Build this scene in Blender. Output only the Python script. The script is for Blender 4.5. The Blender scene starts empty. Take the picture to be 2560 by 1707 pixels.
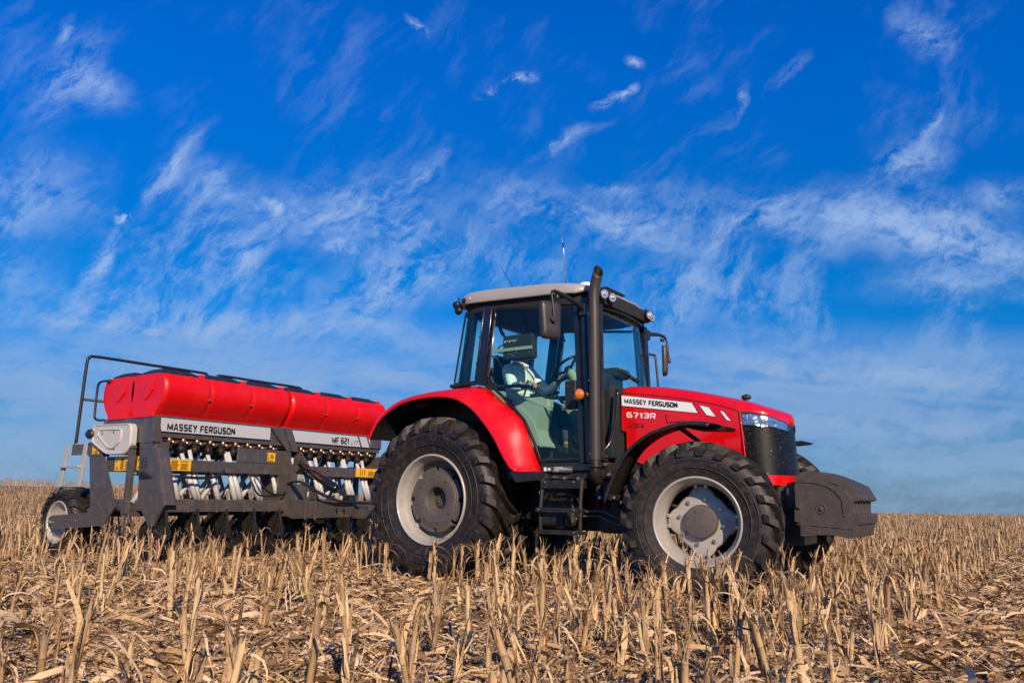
import bpy, math, random
import numpy as np
from mathutils import Vector, Matrix
R = math.radians
SC = bpy.context.scene
COL = SC.collection

# ------------------------------------------------------------------ camera
cam = bpy.data.objects.new('camera', bpy.data.cameras.new('camera'))
COL.objects.link(cam)
YAW, PITCH, ROLL = 0.604, 0.196, 0.011
_f = Vector((-math.sin(YAW)*math.cos(PITCH), math.cos(YAW)*math.cos(PITCH), math.sin(PITCH)))
_r0 = Vector((math.cos(YAW), math.sin(YAW), 0)); _u0 = _r0.cross(_f)
_r = math.cos(ROLL)*_r0 + math.sin(ROLL)*_u0; _u = -math.sin(ROLL)*_r0 + math.cos(ROLL)*_u0
cam.matrix_world = Matrix(((_r.x, _u.x, -_f.x, 5.76), (_r.y, _u.y, -_f.y, -7.685), (_r.z, _u.z, -_f.z, 0.78), (0, 0, 0, 1)))
cam.data.sensor_width = 36; cam.data.lens = 1978.186/2560*36
cam.data.clip_start = 0.05; cam.data.clip_end = 5000
SC.camera = cam

# ------------------------------------------------------------------ sun, sky, exposure
SUN = Vector((math.sin(R(130))*math.cos(R(26)), math.cos(R(130))*math.cos(R(26)), math.sin(R(26))))
sun = bpy.data.objects.new('sun', bpy.data.lights.new('sun', 'SUN'))
sun.data.energy = 5.0; sun.data.angle = R(0.5); sun.data.color = (1.0, 0.79, 0.57)
sun.rotation_euler = SUN.to_track_quat('Z', 'Y').to_euler(); COL.objects.link(sun)
SC.view_settings.view_transform = 'Standard'
try: SC.view_settings.look = 'None'
except Exception: pass
SC.view_settings.gamma = 1; SC.view_settings.use_curve_mapping = False
SC.view_settings.exposure = 0.15

class NT:
    """small helper round a node tree"""
    def __init__(s, t): s.t = t; s.n = t.nodes; s.l = t.links
    def new(s, kind, **kw):
        n = s.n.new(kind)
        for k, v in kw.items(): setattr(n, k, v)
        return n
    def put(s, sock, v):
        if isinstance(v, bpy.types.NodeSocket): s.l.new(v, sock)
        elif v is not None: sock.default_value = v
    def math(s, op, a, b=None, c=None, clamp=False):
        n = s.new('ShaderNodeMath', operation=op, use_clamp=clamp)
        for i, v in enumerate((a, b, c)):
            if v is not None: s.put(n.inputs[i], v)
        return n.outputs[0]
    def vmath(s, op, a, b=None, out=0):
        n = s.new('ShaderNodeVectorMath', operation=op)
        s.put(n.inputs[0], a)
        if b is not None: s.put(n.inputs[3] if op == 'SCALE' else n.inputs[1], b)
        return n.outputs[out]
    def noise(s, vec, scale, detail=4, rough=.55, dist=0, out='Fac'):
        n = s.new('ShaderNodeTexNoise'); s.put(n.inputs['Vector'], vec)
        n.inputs['Scale'].default_value = scale; n.inputs['Detail'].default_value = detail
        n.inputs['Roughness'].default_value = rough; n.inputs['Distortion'].default_value = dist
        return n.outputs[out]
    def ramp(s, fac, stops, interp='LINEAR'):
        n = s.new('ShaderNodeValToRGB'); s.put(n.inputs[0], fac); n.color_ramp.interpolation = interp
        e = n.color_ramp.elements
        while len(e) < len(stops): e.new(.5)
        for el, (p, c) in zip(e, stops):
            el.position = p; el.color = (c, c, c, 1) if not isinstance(c, tuple) else (*c, 1)
        return n.outputs[0]
    def mix(s, fac, a, b, blend='MIX'):
        n = s.new('ShaderNodeMix', data_type='RGBA', blend_type=blend)
        s.put(n.inputs[0], fac)
        for i, v in ((6, a), (7, b)):
            s.put(n.inputs[i], (*v, 1) if isinstance(v, tuple) and len(v) == 3 else v)
        return n.outputs[2]
    def smooth(s, x, lo, hi):
        n = s.new('ShaderNodeMapRange', interpolation_type='SMOOTHSTEP')
        s.put(n.inputs[0], x); n.inputs[1].default_value = lo; n.inputs[2].default_value = hi
        return n.outputs[0]

# cirrus clouds: (across, up, long radius, short radius, tilt, strength, kind) seen about the world heading YAW
CLOUDS = [(-0.618, 0.554, 0.074, 0.029, 63, 0.5, 1), (-0.577, 0.532, 0.045, 0.024, -35, 0.75, 0), (-0.624, 0.627, 0.029, 0.009, 80, 0.4, 1), (-0.634, 0.395, 0.076, 0.046, -5, 0.6, 0), (-0.462, 0.425, 0.048, 0.015, 66, 0.75, 1), (-0.529, 0.312, 0.04, 0.01, 66, 0.8, 1), (-0.509, 0.366, 0.023, 0.009, 11, 0.9, 2), (-0.407, 0.398, 0.045, 0.024, -15, 0.6, 0), (-0.324, 0.368, 0.044, 0.013, -8, 1.0, 2), (-0.276, 0.351, 0.122, 0.036, -8, 0.6, 0), (-0.331, 0.308, 0.052, 0.018, 64, 0.5, 1), (-0.173, 0.364, 0.093, 0.03, -15, 0.55, 0), (-0.134, 0.413, 0.042, 0.013, 43, 0.6, 1), (-0.222, 0.309, 0.034, 0.01, 1, 0.8, 2), (-0.141, 0.292, 0.086, 0.036, 22, 0.55, 1), (-0.18, 0.25, 0.102, 0.035, 32, 0.5, 1), (-0.148, 0.646, 0.024, 0.012, -32, 0.75, 2), (0.02, 0.575, 0.033, 0.011, 6, 0.85, 2), (-0.037, 0.558, 0.028, 0.009, 38, 0.6, 2), (0.142, 0.547, 0.034, 0.011, 37, 0.9, 2), (0.161, 0.603, 0.017, 0.011, -27, 0.6, 2), (0.076, 0.472, 0.052, 0.007, 30, 0.5, 1), (0.035, 0.366, 0.11, 0.037, -5, 0.6, 0), (0.162, 0.346, 0.097, 0.024, -8, 0.6, 0), (0.14, 0.398, 0.035, 0.009, -5, 0.5, 1), (0.446, 0.359, 0.142, 0.031, -10, 0.8, 0), (0.587, 0.33, 0.131, 0.037, -5, 0.85, 0), (0.313, 0.357, 0.078, 0.021, 26, 0.5, 1), (0.528, 0.443, 0.06, 0.025, 35, 0.7, 1), (0.557, 0.497, 0.033, 0.006, 62, 0.55, 1), (0.57, 0.644, 0.045, 0.028, -34, 0.55, 1), (0.301, 0.548, 0.02, 0.005, 71, 0.5, 1), (0.356, 0.575, 0.031, 0.007, 40, 0.5, 1), (0.57, 0.27, 0.091, 0.019, 1, 0.55, 0), (0.218, 0.284, 0.087, 0.029, 11, 0.45, 1), (0.2, 0.243, 0.115, 0.023, 16, 0.45, 1), (0.647, 0.404, 0.055, 0.024, 21, 0.5, 0), (0.07, 0.294, 0.035, 0.018, 21, 0.4, 1), (-0.48, 0.247, 0.091, 0.023, -4, 0.35, 1), (-0.636, 0.275, 0.063, 0.036, 1, 0.4, 0), (0.48, 0.165, 0.26, 0.016, -6, 0.8, 0), (-0.42, 0.222, 0.34, 0.016, -2, 0.9, 0), (0.42, 0.10, 0.30, 0.014, -3, 0.6, 0), (-0.3, 0.14, 0.3, 0.014, 2, 0.5, 0)]
world = bpy.data.worlds.new('World'); SC.world = world; world.use_nodes = True
w = NT(world.node_tree); w.n.clear()
sky = w.new('ShaderNodeTexSky', sky_type='NISHITA', sun_disc=False)
sky.sun_elevation = R(26); sky.sun_rotation = R(130); sky.air_density = 1.0; sky.dust_density = 0.3; sky.ozone_density = 2.0
D = w.new('ShaderNodeTexCoord').outputs['Generated']
fwd = w.vmath('DOT_PRODUCT', D, (-math.sin(YAW), math.cos(YAW), 0), 1)
side = w.vmath('DOT_PRODUCT', D, (math.cos(YAW), math.sin(YAW), 0), 1)
sep = w.new('ShaderNodeSeparateXYZ'); w.put(sep.inputs[0], D); up = sep.outputs[2]
fs = w.math('MAXIMUM', w.math('ABSOLUTE', fwd), 0.05)
comb = w.new('ShaderNodeCombineXYZ'); w.put(comb.inputs[0], w.math('DIVIDE', side, fs)); w.put(comb.inputs[1], w.math('DIVIDE', up, fs))
w.put(comb.inputs[2], w.math('LESS_THAN', fwd, 0.0))
el = w.math('DIVIDE', up, fs)
tint = w.mix(w.smooth(el, .0, .30), (.15, .32, .63), w.mix(w.smooth(el, .25, .68), (.003, .475, 1.02), (.001, .60, 1.58)))
base = w.mix(1.0, sky.outputs[0], tint, 'MULTIPLY')
UV = comb.outputs[0]
n1 = w.vmath('SUBTRACT', w.noise(UV, 2.6, 2, .5, 0, 'Color'), (.5, .5, .5))
n2 = w.vmath('SUBTRACT', w.noise(UV, 11, 7, .62, 0, 'Color'), (.5, .5, .5))
P = w.vmath('ADD', UV, w.vmath('ADD', w.vmath('SCALE', n1, .12), w.vmath('SCALE', n2, .055)))
mask = [None, None, None]
for cx, cy, ra, rb, an, amp, kind in CLOUDS:
    m = w.new('ShaderNodeMapping', vector_type='TEXTURE')
    w.put(m.inputs[0], P); m.inputs[1].default_value = (cx, cy, 0); m.inputs[2].default_value = (0, 0, R(an)); m.inputs[3].default_value = (ra*(1.15 if kind == 2 else 1.75), rb*(1.2 if kind == 2 else 1.9), 1)
    g = w.new('ShaderNodeTexGradient', gradient_type='QUADRATIC_SPHERE'); w.put(g.inputs[0], m.outputs[0])
    mask[kind] = w.math('MULTIPLY_ADD', g.outputs['Fac'], amp*2.1, mask[kind] if mask[kind] is not None else 0.0)
def streak(angle, sx, sy, scale, detail=8, rough=.6, dist=.35):
    m = w.new('ShaderNodeMapping', vector_type='POINT'); r_ = w.new('ShaderNodeVectorRotate', rotation_type='Z_AXIS'); w.put(r_.inputs['Vector'], P); r_.inputs['Angle'].default_value = R(-angle)
    w.put(m.inputs[0], r_.outputs[0]); m.inputs[3].default_value = (sx, sy, 1)
    return w.noise(m.outputs[0], scale, detail, rough, dist)
s_soft = streak(-12, 1, 2.4, 6.5, 10, .66, .2); s_wisp = streak(54, 1, 3.0, 7.5, 10, .64, .2); s_fine = streak(36, 1, 2.2, 26, 8, .72, .2); puff = w.noise(P, 26, 9, .72); big = w.noise(P, 6.0, 3, .5)
s_hor = streak(-4, 1, 5.5, 3.6, 10, .62, .2)
tex = w.math('ADD', w.math('MULTIPLY', s_soft, .42), w.math('ADD', w.math('MULTIPLY', s_fine, .36), w.math('MULTIPLY', s_wisp, .22)))
a_soft = w.math('MULTIPLY', mask[0], w.smooth(tex, .38, .64))
a_wisp = w.math('MULTIPLY', mask[1], w.smooth(w.math('ADD', w.math('MULTIPLY', s_wisp, .5), w.math('MULTIPLY', s_fine, .5)), .40, .64))
a_puff = w.math('MULTIPLY', w.math('MULTIPLY', mask[2], 1.5), w.smooth(puff, .40, .62))
# a thin veil: a few streaks high up, patchy cirrus across the middle, a broad even haze of cirrus low down
low = w.math('SUBTRACT', 1.0, w.smooth(w.math('MULTIPLY_ADD', s_hor, .10, el), .20, .29))
mid = w.math('MULTIPLY', w.smooth(el, .14, .26), w.math('SUBTRACT', 1.0, w.smooth(el, .35, .46)))
veil = w.math('MULTIPLY', w.math('MULTIPLY', w.smooth(s_wisp, .44, .70), w.smooth(big, .44, .64)), 0.16)
veil = w.math('MULTIPLY_ADD', mid, w.math('MULTIPLY', w.smooth(tex, .45, .60), w.math('MULTIPLY', w.smooth(big, .43, .62), .42)), veil)
veil = w.math('MULTIPLY_ADD', low, w.math('ADD', w.math('MULTIPLY_ADD', w.smooth(s_hor, .40, .60), .75, .20), w.math('MULTIPLY', w.smooth(tex, .44, .60), .30)), veil)
# long thin trails near the horizon on the right
trail = w.math('MULTIPLY', w.smooth(w.math('ABSOLUTE', w.math('ADD', el, w.math('MULTIPLY_ADD', w.math('DIVIDE', side, fs), .075, -.172))), .006, .0), w.smooth(w.math('DIVIDE', side, fs), .12, .35))
veil = w.math('MULTIPLY_ADD', trail, .32, veil)
alpha = w.math('ADD', w.math('ADD', a_soft, a_wisp), w.math('ADD', a_puff, veil))
alpha = w.math('SUBTRACT', 1.0, w.math('POWER', 2.718, w.math('MULTIPLY', alpha, -1.1)))
out = w.mix(alpha, base, w.mix(w.smooth(el, .10, .32), (2.5, 3.8, 6.0), (3.6, 5.0, 7.6)))
bg = w.new('ShaderNodeBackground'); w.put(bg.inputs[0], out); bg.inputs[1].default_value = 0.10
w.l.new(bg.outputs[0], w.new('ShaderNodeOutputWorld').inputs[0])
world.cycles.sampling_method = 'MANUAL'; world.cycles.sample_map_resolution = 256

# ------------------------------------------------------------------ mesh helpers
WL = {}                                   # world location of every parent, children keep world shapes
class MB:
    def __init__(s): s.v = []; s.f = []; s.mi = []; s.sm = []; s.uv = {}
    def add(s, vs, fs, smooth=False, mi=0):
        k = len(s.v); s.v += [tuple(p) for p in vs]
        for f in fs: s.f.append(tuple(i+k for i in f)); s.mi.append(mi); s.sm.append(smooth)
        return k
    def box(s, c, d, rot=None, mi=0):
        vs = []
        for x in (-.5, .5):
            for y in (-.5, .5):
                for z in (-.5, .5):
                    q = Vector((x*d[0], y*d[1], z*d[2]))
                    if rot is not None: q = rot @ q
                    vs.append(Vector(c)+q)
        s.add(vs, [(0, 1, 3, 2), (4, 6, 7, 5), (0, 4, 5, 1), (2, 3, 7, 6), (0, 2, 6, 4), (1, 5, 7, 3)], mi=mi); return s
    def box2(s, a, b, mi=0):
        return s.box([(a[i]+b[i])/2 for i in range(3)], [abs(b[i]-a[i]) for i in range(3)], mi=mi)
    def prism(s, poly, fn, a, b, mi=0, smooth=False):
        """poly in (p,q), swept from a to b; fn(p,q,t) -> xyz"""
        n = len(poly)
        vs = [fn(p, q, a) for p, q in poly]+[fn(p, q, b) for p, q in poly]
        s.add(vs, [tuple(range(n))[::-1], tuple(range(n, 2*n))], mi=mi)
        s.add(vs, [(i, (i+1) % n, n+(i+1) % n, n+i) for i in range(n)], smooth=smooth, mi=mi); return s
    def xz(s, poly, y0, y1, mi=0, smooth=False): return s.prism(poly, lambda p, q, t: (p, t, q), y0, y1, mi, smooth)
    def yz(s, poly, x0, x1, mi=0): return s.prism(poly, lambda p, q, t: (t, p, q), x0, x1, mi)
    def xy(s, poly, z0, z1, mi=0): return s.prism(poly, lambda p, q, t: (p, q, t), z0, z1, mi)
    def tube(s, pts, r, n=8, caps=True, mi=0, closed=False, smooth=True):
        pts = [Vector(p) for p in pts]; m = len(pts)
        rs = r if isinstance(r, (list, tuple)) else [r]*m
        ts = []
        for i in range(m):
            if closed: a, b = pts[i-1], pts[(i+1) % m]
            else: a, b = pts[max(0, i-1)], pts[min(m-1, i+1)]
            ts.append((b-a).normalized())
        ref = Vector((0, 0, 1)) if abs(ts[0].z) < .9 else Vector((1, 0, 0))
        u = ts[0].cross(ref).normalized(); vs = []
        for i in range(m):
            u = (u-ts[i]*u.dot(ts[i])).normalized(); v = ts[i].cross(u)
            for k in range(n):
                a = 2*math.pi*k/n
                vs.append(pts[i]+(u*math.cos(a)+v*math.sin(a))*rs[i])
        fs = []
        for i in range(m if closed else m-1):
            j = (i+1) % m
            for k in range(n):
                fs.append((i*n+k, i*n+(k+1) % n, j*n+(k+1) % n, j*n+k))
        k0 = s.add(vs, fs, smooth=smooth, mi=mi)
        if caps and not closed:
            s.f.append(tuple(k0+i for i in range(n))[::-1]); s.mi.append(mi); s.sm.append(False)
            s.f.append(tuple(k0+(m-1)*n+i for i in range(n))); s.mi.append(mi); s.sm.append(False)
        return s
    def cyl(s, a, b, r, n=16, mi=0): return s.tube([a, b], r, n, True, mi)
    def lathe(s, prof, c=(0, 0, 0), n=48, mi=0, axis='y', closed=False):
        """prof: (radius, along-axis) pairs"""
        vs = []; m = len(prof)
        for i in range(n):
            a = 2*math.pi*i/n; ca, sa = math.cos(a), math.sin(a)
            for r, h in prof:
                q = {'y': (r*ca, h, r*sa), 'z': (r*ca, r*sa, h), 'x': (h, r*ca, r*sa)}[axis]
                vs.append((c[0]+q[0], c[1]+q[1], c[2]+q[2]))
        fs = []
        for i in range(n):
            j = (i+1) % n
            for k in range(m if closed else m-1):
                l = (k+1) % m
                fs.append((i*m+k, j*m+k, j*m+l, i*m+l))
        s.add(vs, fs, smooth=True, mi=mi); return s
    def ball(s, c, r, nu=16, nv=10, rot=None, mi=0):
        r = r if isinstance(r, (tuple, list)) else (r, r, r); vs = []
        for j in range(nv+1):
            t = math.pi*j/nv
            for i in range(nu):
                a = 2*math.pi*i/nu
                q = Vector((r[0]*math.sin(t)*math.cos(a), r[1]*math.sin(t)*math.sin(a), r[2]*math.cos(t)))
                if rot is not None: q = rot @ q
                vs.append(Vector(c)+q)
        s.add(vs, [(j*nu+i, j*nu+(i+1) % nu, (j+1)*nu+(i+1) % nu, (j+1)*nu+i) for j in range(nv) for i in range(nu)], True, mi); return s
    def grid(s, rows, smooth=True, mi=0, wrap=False):
        m = len(rows); n = len(rows[0]); vs = [p for r in rows for p in r]
        s.add(vs, [(i*n+k, i*n+(k+1) % n, (i+1)*n+(k+1) % n, (i+1)*n+k) for i in range(m-1) for k in range(n if wrap else n-1)], smooth, mi); return s
    def build(s, name, mats, parent=None, bevel=0, solid=0, local=False, segs=2, auto=None):
        me = bpy.data.meshes.new(name)
        off = Vector((0, 0, 0)) if (local or parent is None) else WL.get(parent.name, Vector((0, 0, 0)))
        me.from_pydata([(p[0]-off[0], p[1]-off[1], p[2]-off[2]) for p in s.v], [], s.f)
        me.polygons.foreach_set('use_smooth', s.sm); me.polygons.foreach_set('material_index', s.mi)
        for m in (mats if isinstance(mats, (list, tuple)) else [mats]): me.materials.append(m)
        bm_fix(me)
        o = bpy.data.objects.new(name, me); COL.objects.link(o)
        if parent is not None: o.parent = parent; WL[o.name] = off
        if solid:
            md = o.modifiers.new('thickness', 'SOLIDIFY'); md.thickness = solid; md.offset = 0
        if bevel:
            md = o.modifiers.new('bevel', 'BEVEL'); md.width = bevel; md.segments = segs; md.limit_method = 'ANGLE'; md.angle_limit = R(35)
            md.harden_normals = False
        return o
import bmesh
def bm_fix(me):
    bm = bmesh.new(); bm.from_mesh(me); bmesh.ops.recalc_face_normals(bm, faces=bm.faces); bm.to_mesh(me); bm.free()
def empty(name, loc, parent=None):
    o = bpy.data.objects.new(name, None); COL.objects.link(o); o.location = loc; o.empty_display_size = .2
    if parent is not None: o.parent = parent
    WL[o.name] = Vector(loc); return o
def tag(o, label=None, cat=None, group=None, kind=None):
    for k, v in (('label', label), ('category', cat), ('group', group), ('kind', kind)):
        if v: o[k] = v
    return o
def lerp(a, b, t): return a+(b-a)*t
def curve(pts, x):
    """piecewise linear table"""
    if x <= pts[0][0]: return pts[0][1]
    for (a, b), (c, d) in zip(pts, pts[1:]):
        if x <= c: return b+(d-b)*(x-a)/(c-a)
    return pts[-1][1]
def smoothline(pts, k=4):
    """Catmull-Rom through the points"""
    pts = [Vector(p) for p in pts]; out = []
    for i in range(len(pts)-1):
        a = pts[max(0, i-1)]; b = pts[i]; c = pts[i+1]; d = pts[min(len(pts)-1, i+2)]
        for j in range(k):
            t = j/k
            out.append(.5*((2*b)+(c-a)*t+(2*a-5*b+4*c-d)*t*t+(3*b-a-3*c+d)*t**3))
    out.append(pts[-1]); return out
def rotm(axis, deg): return Matrix.Rotation(R(deg), 3, axis)
GLYPH = {'M': (1.10, [[(.1, 0), (.1, .9)], [(.08, .92), (.55, .12), (1.02, .92)], [(1.0, .9), (1.0, 0)]]), 'A': (.92, [[(.08, 0), (.39, .92), (.53, .92), (.84, 0)], [(.22, .28), (.70, .28)]]),
 'S': (.82, [[(.74, .9), (.1, .9), (.1, .5), (.72, .5), (.72, .1), (.06, .1)]]), 'E': (.76, [[(.72, .9), (.1, .9), (.1, .1), (.72, .1)], [(.1, .5), (.62, .5)]]),
 'Y': (.86, [[(.06, 1), (.43, .46), (.80, 1)], [(.43, .52), (.43, 0)]]), 'F': (.74, [[(.72, .9), (.1, .9), (.1, 0)], [(.1, .46), (.62, .46)]]),
 'R': (.86, [[(.1, 0), (.1, .9), (.74, .9), (.74, .42), (.1, .42)], [(.44, .42), (.74, 0)]]), 'G': (.84, [[(.72, .9), (.1, .9), (.1, .1), (.72, .1), (.72, .47), (.42, .47)]]),
 'U': (.84, [[(.1, 1), (.1, .1), (.74, .1), (.74, 1)]]), 'O': (.86, [[(.43, .1), (.1, .1), (.1, .9), (.76, .9), (.76, .1), (.43, .1)]]), '0': (.80, [[(.4, .1), (.1, .1), (.1, .9), (.70, .9), (.70, .1), (.4, .1)]]),
 'N': (.86, [[(.1, 0), (.1, .9), (.74, .1), (.74, 1)]]), '6': (.84, [[(.70, .9), (.1, .9), (.1, .1), (.74, .1), (.74, .52), (.1, .52)]]), '7': (.80, [[(.04, .9), (.70, .9), (.32, 0)]]),
 '1': (.46, [[(.06, .74), (.30, .92), (.30, 0)]]), '3': (.82, [[(.06, .9), (.72, .9), (.72, .1), (.06, .1)], [(.24, .5), (.72, .5)]]), '2': (.82, [[(.06, .9), (.72, .9), (.72, .5), (.1, .5), (.1, .1), (.76, .1)]]),
 'D': (.86, [[(.3, .1), (.1, .1), (.1, .9), (.52, .9), (.76, .7), (.76, .3), (.52, .1), (.3, .1)]]), 'y': (.62, [[(.08, .66), (.30, .12)], [(.54, .66), (.16, -.26)]]), 'n': (.62, [[(.1, 0), (.1, .6), (.52, .6), (.52, 0)]]),
 'a': (.62, [[(.12, .6), (.52, .6), (.52, 0)], [(.52, .08), (.1, .08), (.1, .34), (.52, .34)]]), '-': (.48, [[(.06, .38), (.42, .38)]]), '4': (.82, [[(.60, 0), (.60, .92), (.08, .32), (.80, .32)]]), 'L': (.70, [[(.1, 1), (.1, .1), (.66, .1)]]), ' ': (.40, [])}
def text(body, name, quad, mat, parent, weight=.20, shear=0):
    """bold square lettering laid on a flat panel: corners bottom-left, bottom-right, top-left (cap height)"""
    bl, br, tl = [Vector(q) for q in quad]; gap = .13; wid = sum(GLYPH[c][0]+gap for c in body)-gap
    U = (br-bl)/wid; V = tl-bl; N = U.cross(V).normalized(); b = MB(); x = 0; k = 0
    for ch in body:
        gw, strokes = GLYPH[ch]
        for st in strokes:
            pts = []
            for i, p in enumerate(st):                        # soften the corners
                if 0 < i < len(st)-1:
                    for q in (st[i-1], st[i+1]):
                        d = Vector((q[0]-p[0], q[1]-p[1])); L = d.length; m_ = min(.07, L*.3); e = d/L*m_; pts.append(Vector((p[0]+e.x, p[1]+e.y)))
                else: pts.append(Vector(p))
            left = []; right = []; n = len(pts)
            for i, p in enumerate(pts):
                a = pts[max(0, i-1)]; c = pts[min(n-1, i+1)]; t_ = (c-a).normalized(); nn = Vector((-t_.y, t_.x))
                if 0 < i < n-1: d1 = (p-a).normalized(); nn = nn/max(.6, nn.dot(Vector((-d1.y, d1.x))))
                left.append(p+nn*weight/2); right.append(p-nn*weight/2)
            k += 1
            def put(q): return bl+U*(x+q.x)+V*q.y+Vector((0, 0, 0))+N*(.0002*k)+U*shear*q.y*(V.length/U.length)
            b.add([put(q) for q in left]+[put(q) for q in right], [(i, i+1, n+i+1, n+i) for i in range(n-1)])
        x += gw+gap
    return b.build(name, mat, parent)

# ------------------------------------------------------------------ materials
def mat(name, col, rough=.5, metal=0, coat=0, spec=.5, var=0, vscale=6, bump=0, bscale=60, dust=0, dustcol=(.22, .15, .09), coord='Object'):
    m = bpy.data.materials.new(name); m.use_nodes = True; t = NT(m.node_tree)
    b = t.n['Principled BSDF']; b.inputs['Roughness'].default_value = rough; b.inputs['Metallic'].default_value = metal
    b.inputs['Coat Weight'].default_value = coat; b.inputs['Coat Roughness'].default_value = .06; b.inputs['Specular IOR Level'].default_value = spec
    co = t.new('ShaderNodeTexCoord').outputs[coord]; c = (*col, 1)
    if var:
        n = t.noise(co, vscale, 5, .6)
        c = t.mix(n, tuple(x*(1-var) for x in col), tuple(min(1, x*(1+var)) for x in col))
    if dust:
        n = t.noise(co, vscale*1.7, 8, .7); k = t.math('MULTIPLY', t.smooth(n, .45, .75), dust)
        c = t.mix(k, c if not isinstance(c, tuple) else c[:3], dustcol)
        r = t.math('MULTIPLY_ADD', k, .5, rough, clamp=True); t.put(b.inputs['Roughness'], r)
    t.put(b.inputs['Base Color'], c)
    if bump:
        bn = t.new('ShaderNodeBump'); bn.inputs['Strength'].default_value = bump; bn.inputs['Distance'].default_value = .01
        t.put(bn.inputs['Height'], t.noise(co, bscale, 4, .6)); t.put(b.inputs['Normal'], bn.outputs[0])
    return m
M = {}
M['red'] = mat('red_paint', (.64, .002, .0035), .30, coat=.65, spec=.3, var=.08, vscale=3, dust=.16, dustcol=(.35, .10, .06))
M['red_plastic'] = mat('red_plastic', (.68, .0028, .0045), .42, coat=.15, spec=.3, var=.05, vscale=2, dust=.08)
M['frame'] = mat('dark_grey_paint', (.064, .055, .052), .40, coat=.25, var=.15, vscale=5, dust=.35)
M['weight'] = mat('cast_grey_paint', (.062, .052, .048), .48, var=.15, vscale=8, bump=.3, bscale=170, dust=.25)
M['plastic'] = mat('black_plastic', (.014, .014, .015), .45, var=.2, vscale=9, dust=.12)
M['gloss'] = mat('black_gloss', (.010, .010, .011), .18, coat=.5, dust=.05)
M['under'] = mat('greasy_black', (.012, .011, .010), .5, var=.4, vscale=9, dust=.35, dustcol=(.10, .06, .035))
M['silver'] = mat('silver_grey_paint', (.40, .375, .345), .40, metal=.15, coat=.2, var=.08, vscale=6, dust=.40, dustcol=(.22, .15, .09))
M['plate'] = mat('silver_decal', (.55, .545, .53), .4, metal=.2, var=.05, vscale=3)
M['roof'] = mat('grey_roof_plastic', (.33, .315, .295), .45, var=.06, vscale=4, coat=.1)
M['cover'] = mat('grey_cast_cover', (.47, .46, .44), .5, var=.07, vscale=7)
M['white'] = mat('white_decal', (.80, .80, .78), .4)
M['tube'] = mat('white_tube', (.52, .51, .50), .45, var=.12, vscale=12, dust=.45)
M['ink'] = mat('black_ink', (.010, .010, .010), .5)
M['yellow'] = mat('yellow_sticker', (.80, .40, .010), .45)
M['tyre'] = mat('tyre_rubber', (.0125, .0115, .011), .50, var=.35, vscale=10, bump=.3, bscale=90, dust=.62, dustcol=(.085, .043, .021))
M['disc'] = mat('brown_grey_cast', (.085, .072, .064), .5, var=.15, vscale=14, bump=.2, bscale=110, dust=.25)
M['chrome'] = mat('chrome', (.85, .86, .88), .08, metal=1)
M['bolt'] = mat('zinc_bolt', (.55, .54, .50), .3, metal=.9)
M['brass'] = mat('copper_spring', (.62, .33, .18), .3, metal=.9)
M['interior'] = mat('interior_panel', (.33, .34, .26), .6, var=.05)
M['liner'] = mat('dark_headliner', (.016, .017, .018), .85, var=.3, vscale=5)
M['seatm'] = mat('black_seat_cloth', (.020, .020, .022), .9, var=.3, vscale=20)
M['amber'] = mat('amber_lens', (.85, .22, .01), .15, coat=.6)
M['blue'] = mat('blue_bracket', (.012, .035, .13), .4)
M['mirror'] = mat('mirror_shell', (.036, .031, .029), .42, var=.15, dust=.2)
M['guard'] = mat('exhaust_coating', (.045, .038, .034), .45, var=.2, vscale=6, spec=.4)
M['hose'] = mat('rubber_hose', (.012, .012, .012), .4)
M['ladder'] = mat('galvanised_ladder', (.42, .41, .38), .5, metal=.2, var=.08)
def glass(name, tint, gl=.10, rough=.02, refl=(1, 1, 1)):
    m = bpy.data.materials.new(name); m.use_nodes = True; t = NT(m.node_tree); t.n.clear()
    tr = t.new('ShaderNodeBsdfTransparent'); tr.inputs[0].default_value = (*tint, 1)
    g = t.new('ShaderNodeBsdfGlossy'); g.inputs[0].default_value = (*refl, 1); g.inputs['Roughness'].default_value = rough
    fr = t.new('ShaderNodeLayerWeight').outputs['Facing']
    mx = t.new('ShaderNodeMixShader'); t.put(mx.inputs[0], t.math('MULTIPLY_ADD', t.math('POWER', fr, 5.0), .7, gl+.02, clamp=True))
    t.l.new(tr.outputs[0], mx.inputs[1]); t.l.new(g.outputs[0], mx.inputs[2])
    t.l.new(mx.outputs[0], t.new('ShaderNodeOutputMaterial').inputs[0]); return m
M['glass'] = glass('green_tinted_glass', (.86, .985, .965), .0)
M['worklens'] = mat('work_lamp_reflector', (.80, .80, .78), .18, metal=.75, bump=.6, bscale=60)
M['lens'] = glass('clear_lens', (.88, .90, .92), .12)
# perforated exhaust guard: rows of small holes laid in the tube's own unwrapped coordinates
m = mat('perforated_guard', (.045, .038, .034), .5, var=.1); M['perf'] = m; t = NT(m.node_tree)
uvn = t.new('ShaderNodeUVMap').outputs[0]; vo = t.new('ShaderNodeTexVoronoi', feature='F1'); vo.inputs['Randomness'].default_value = 0; vo.inputs['Scale'].default_value = 1
t.put(vo.inputs['Vector'], uvn); hole = t.math('LESS_THAN', vo.outputs['Distance'], .30)
b = t.n['Principled BSDF']; old = b.inputs['Base Color'].links[0].from_socket
t.put(b.inputs['Base Color'], t.mix(hole, old, (.003, .003, .003)))
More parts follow.
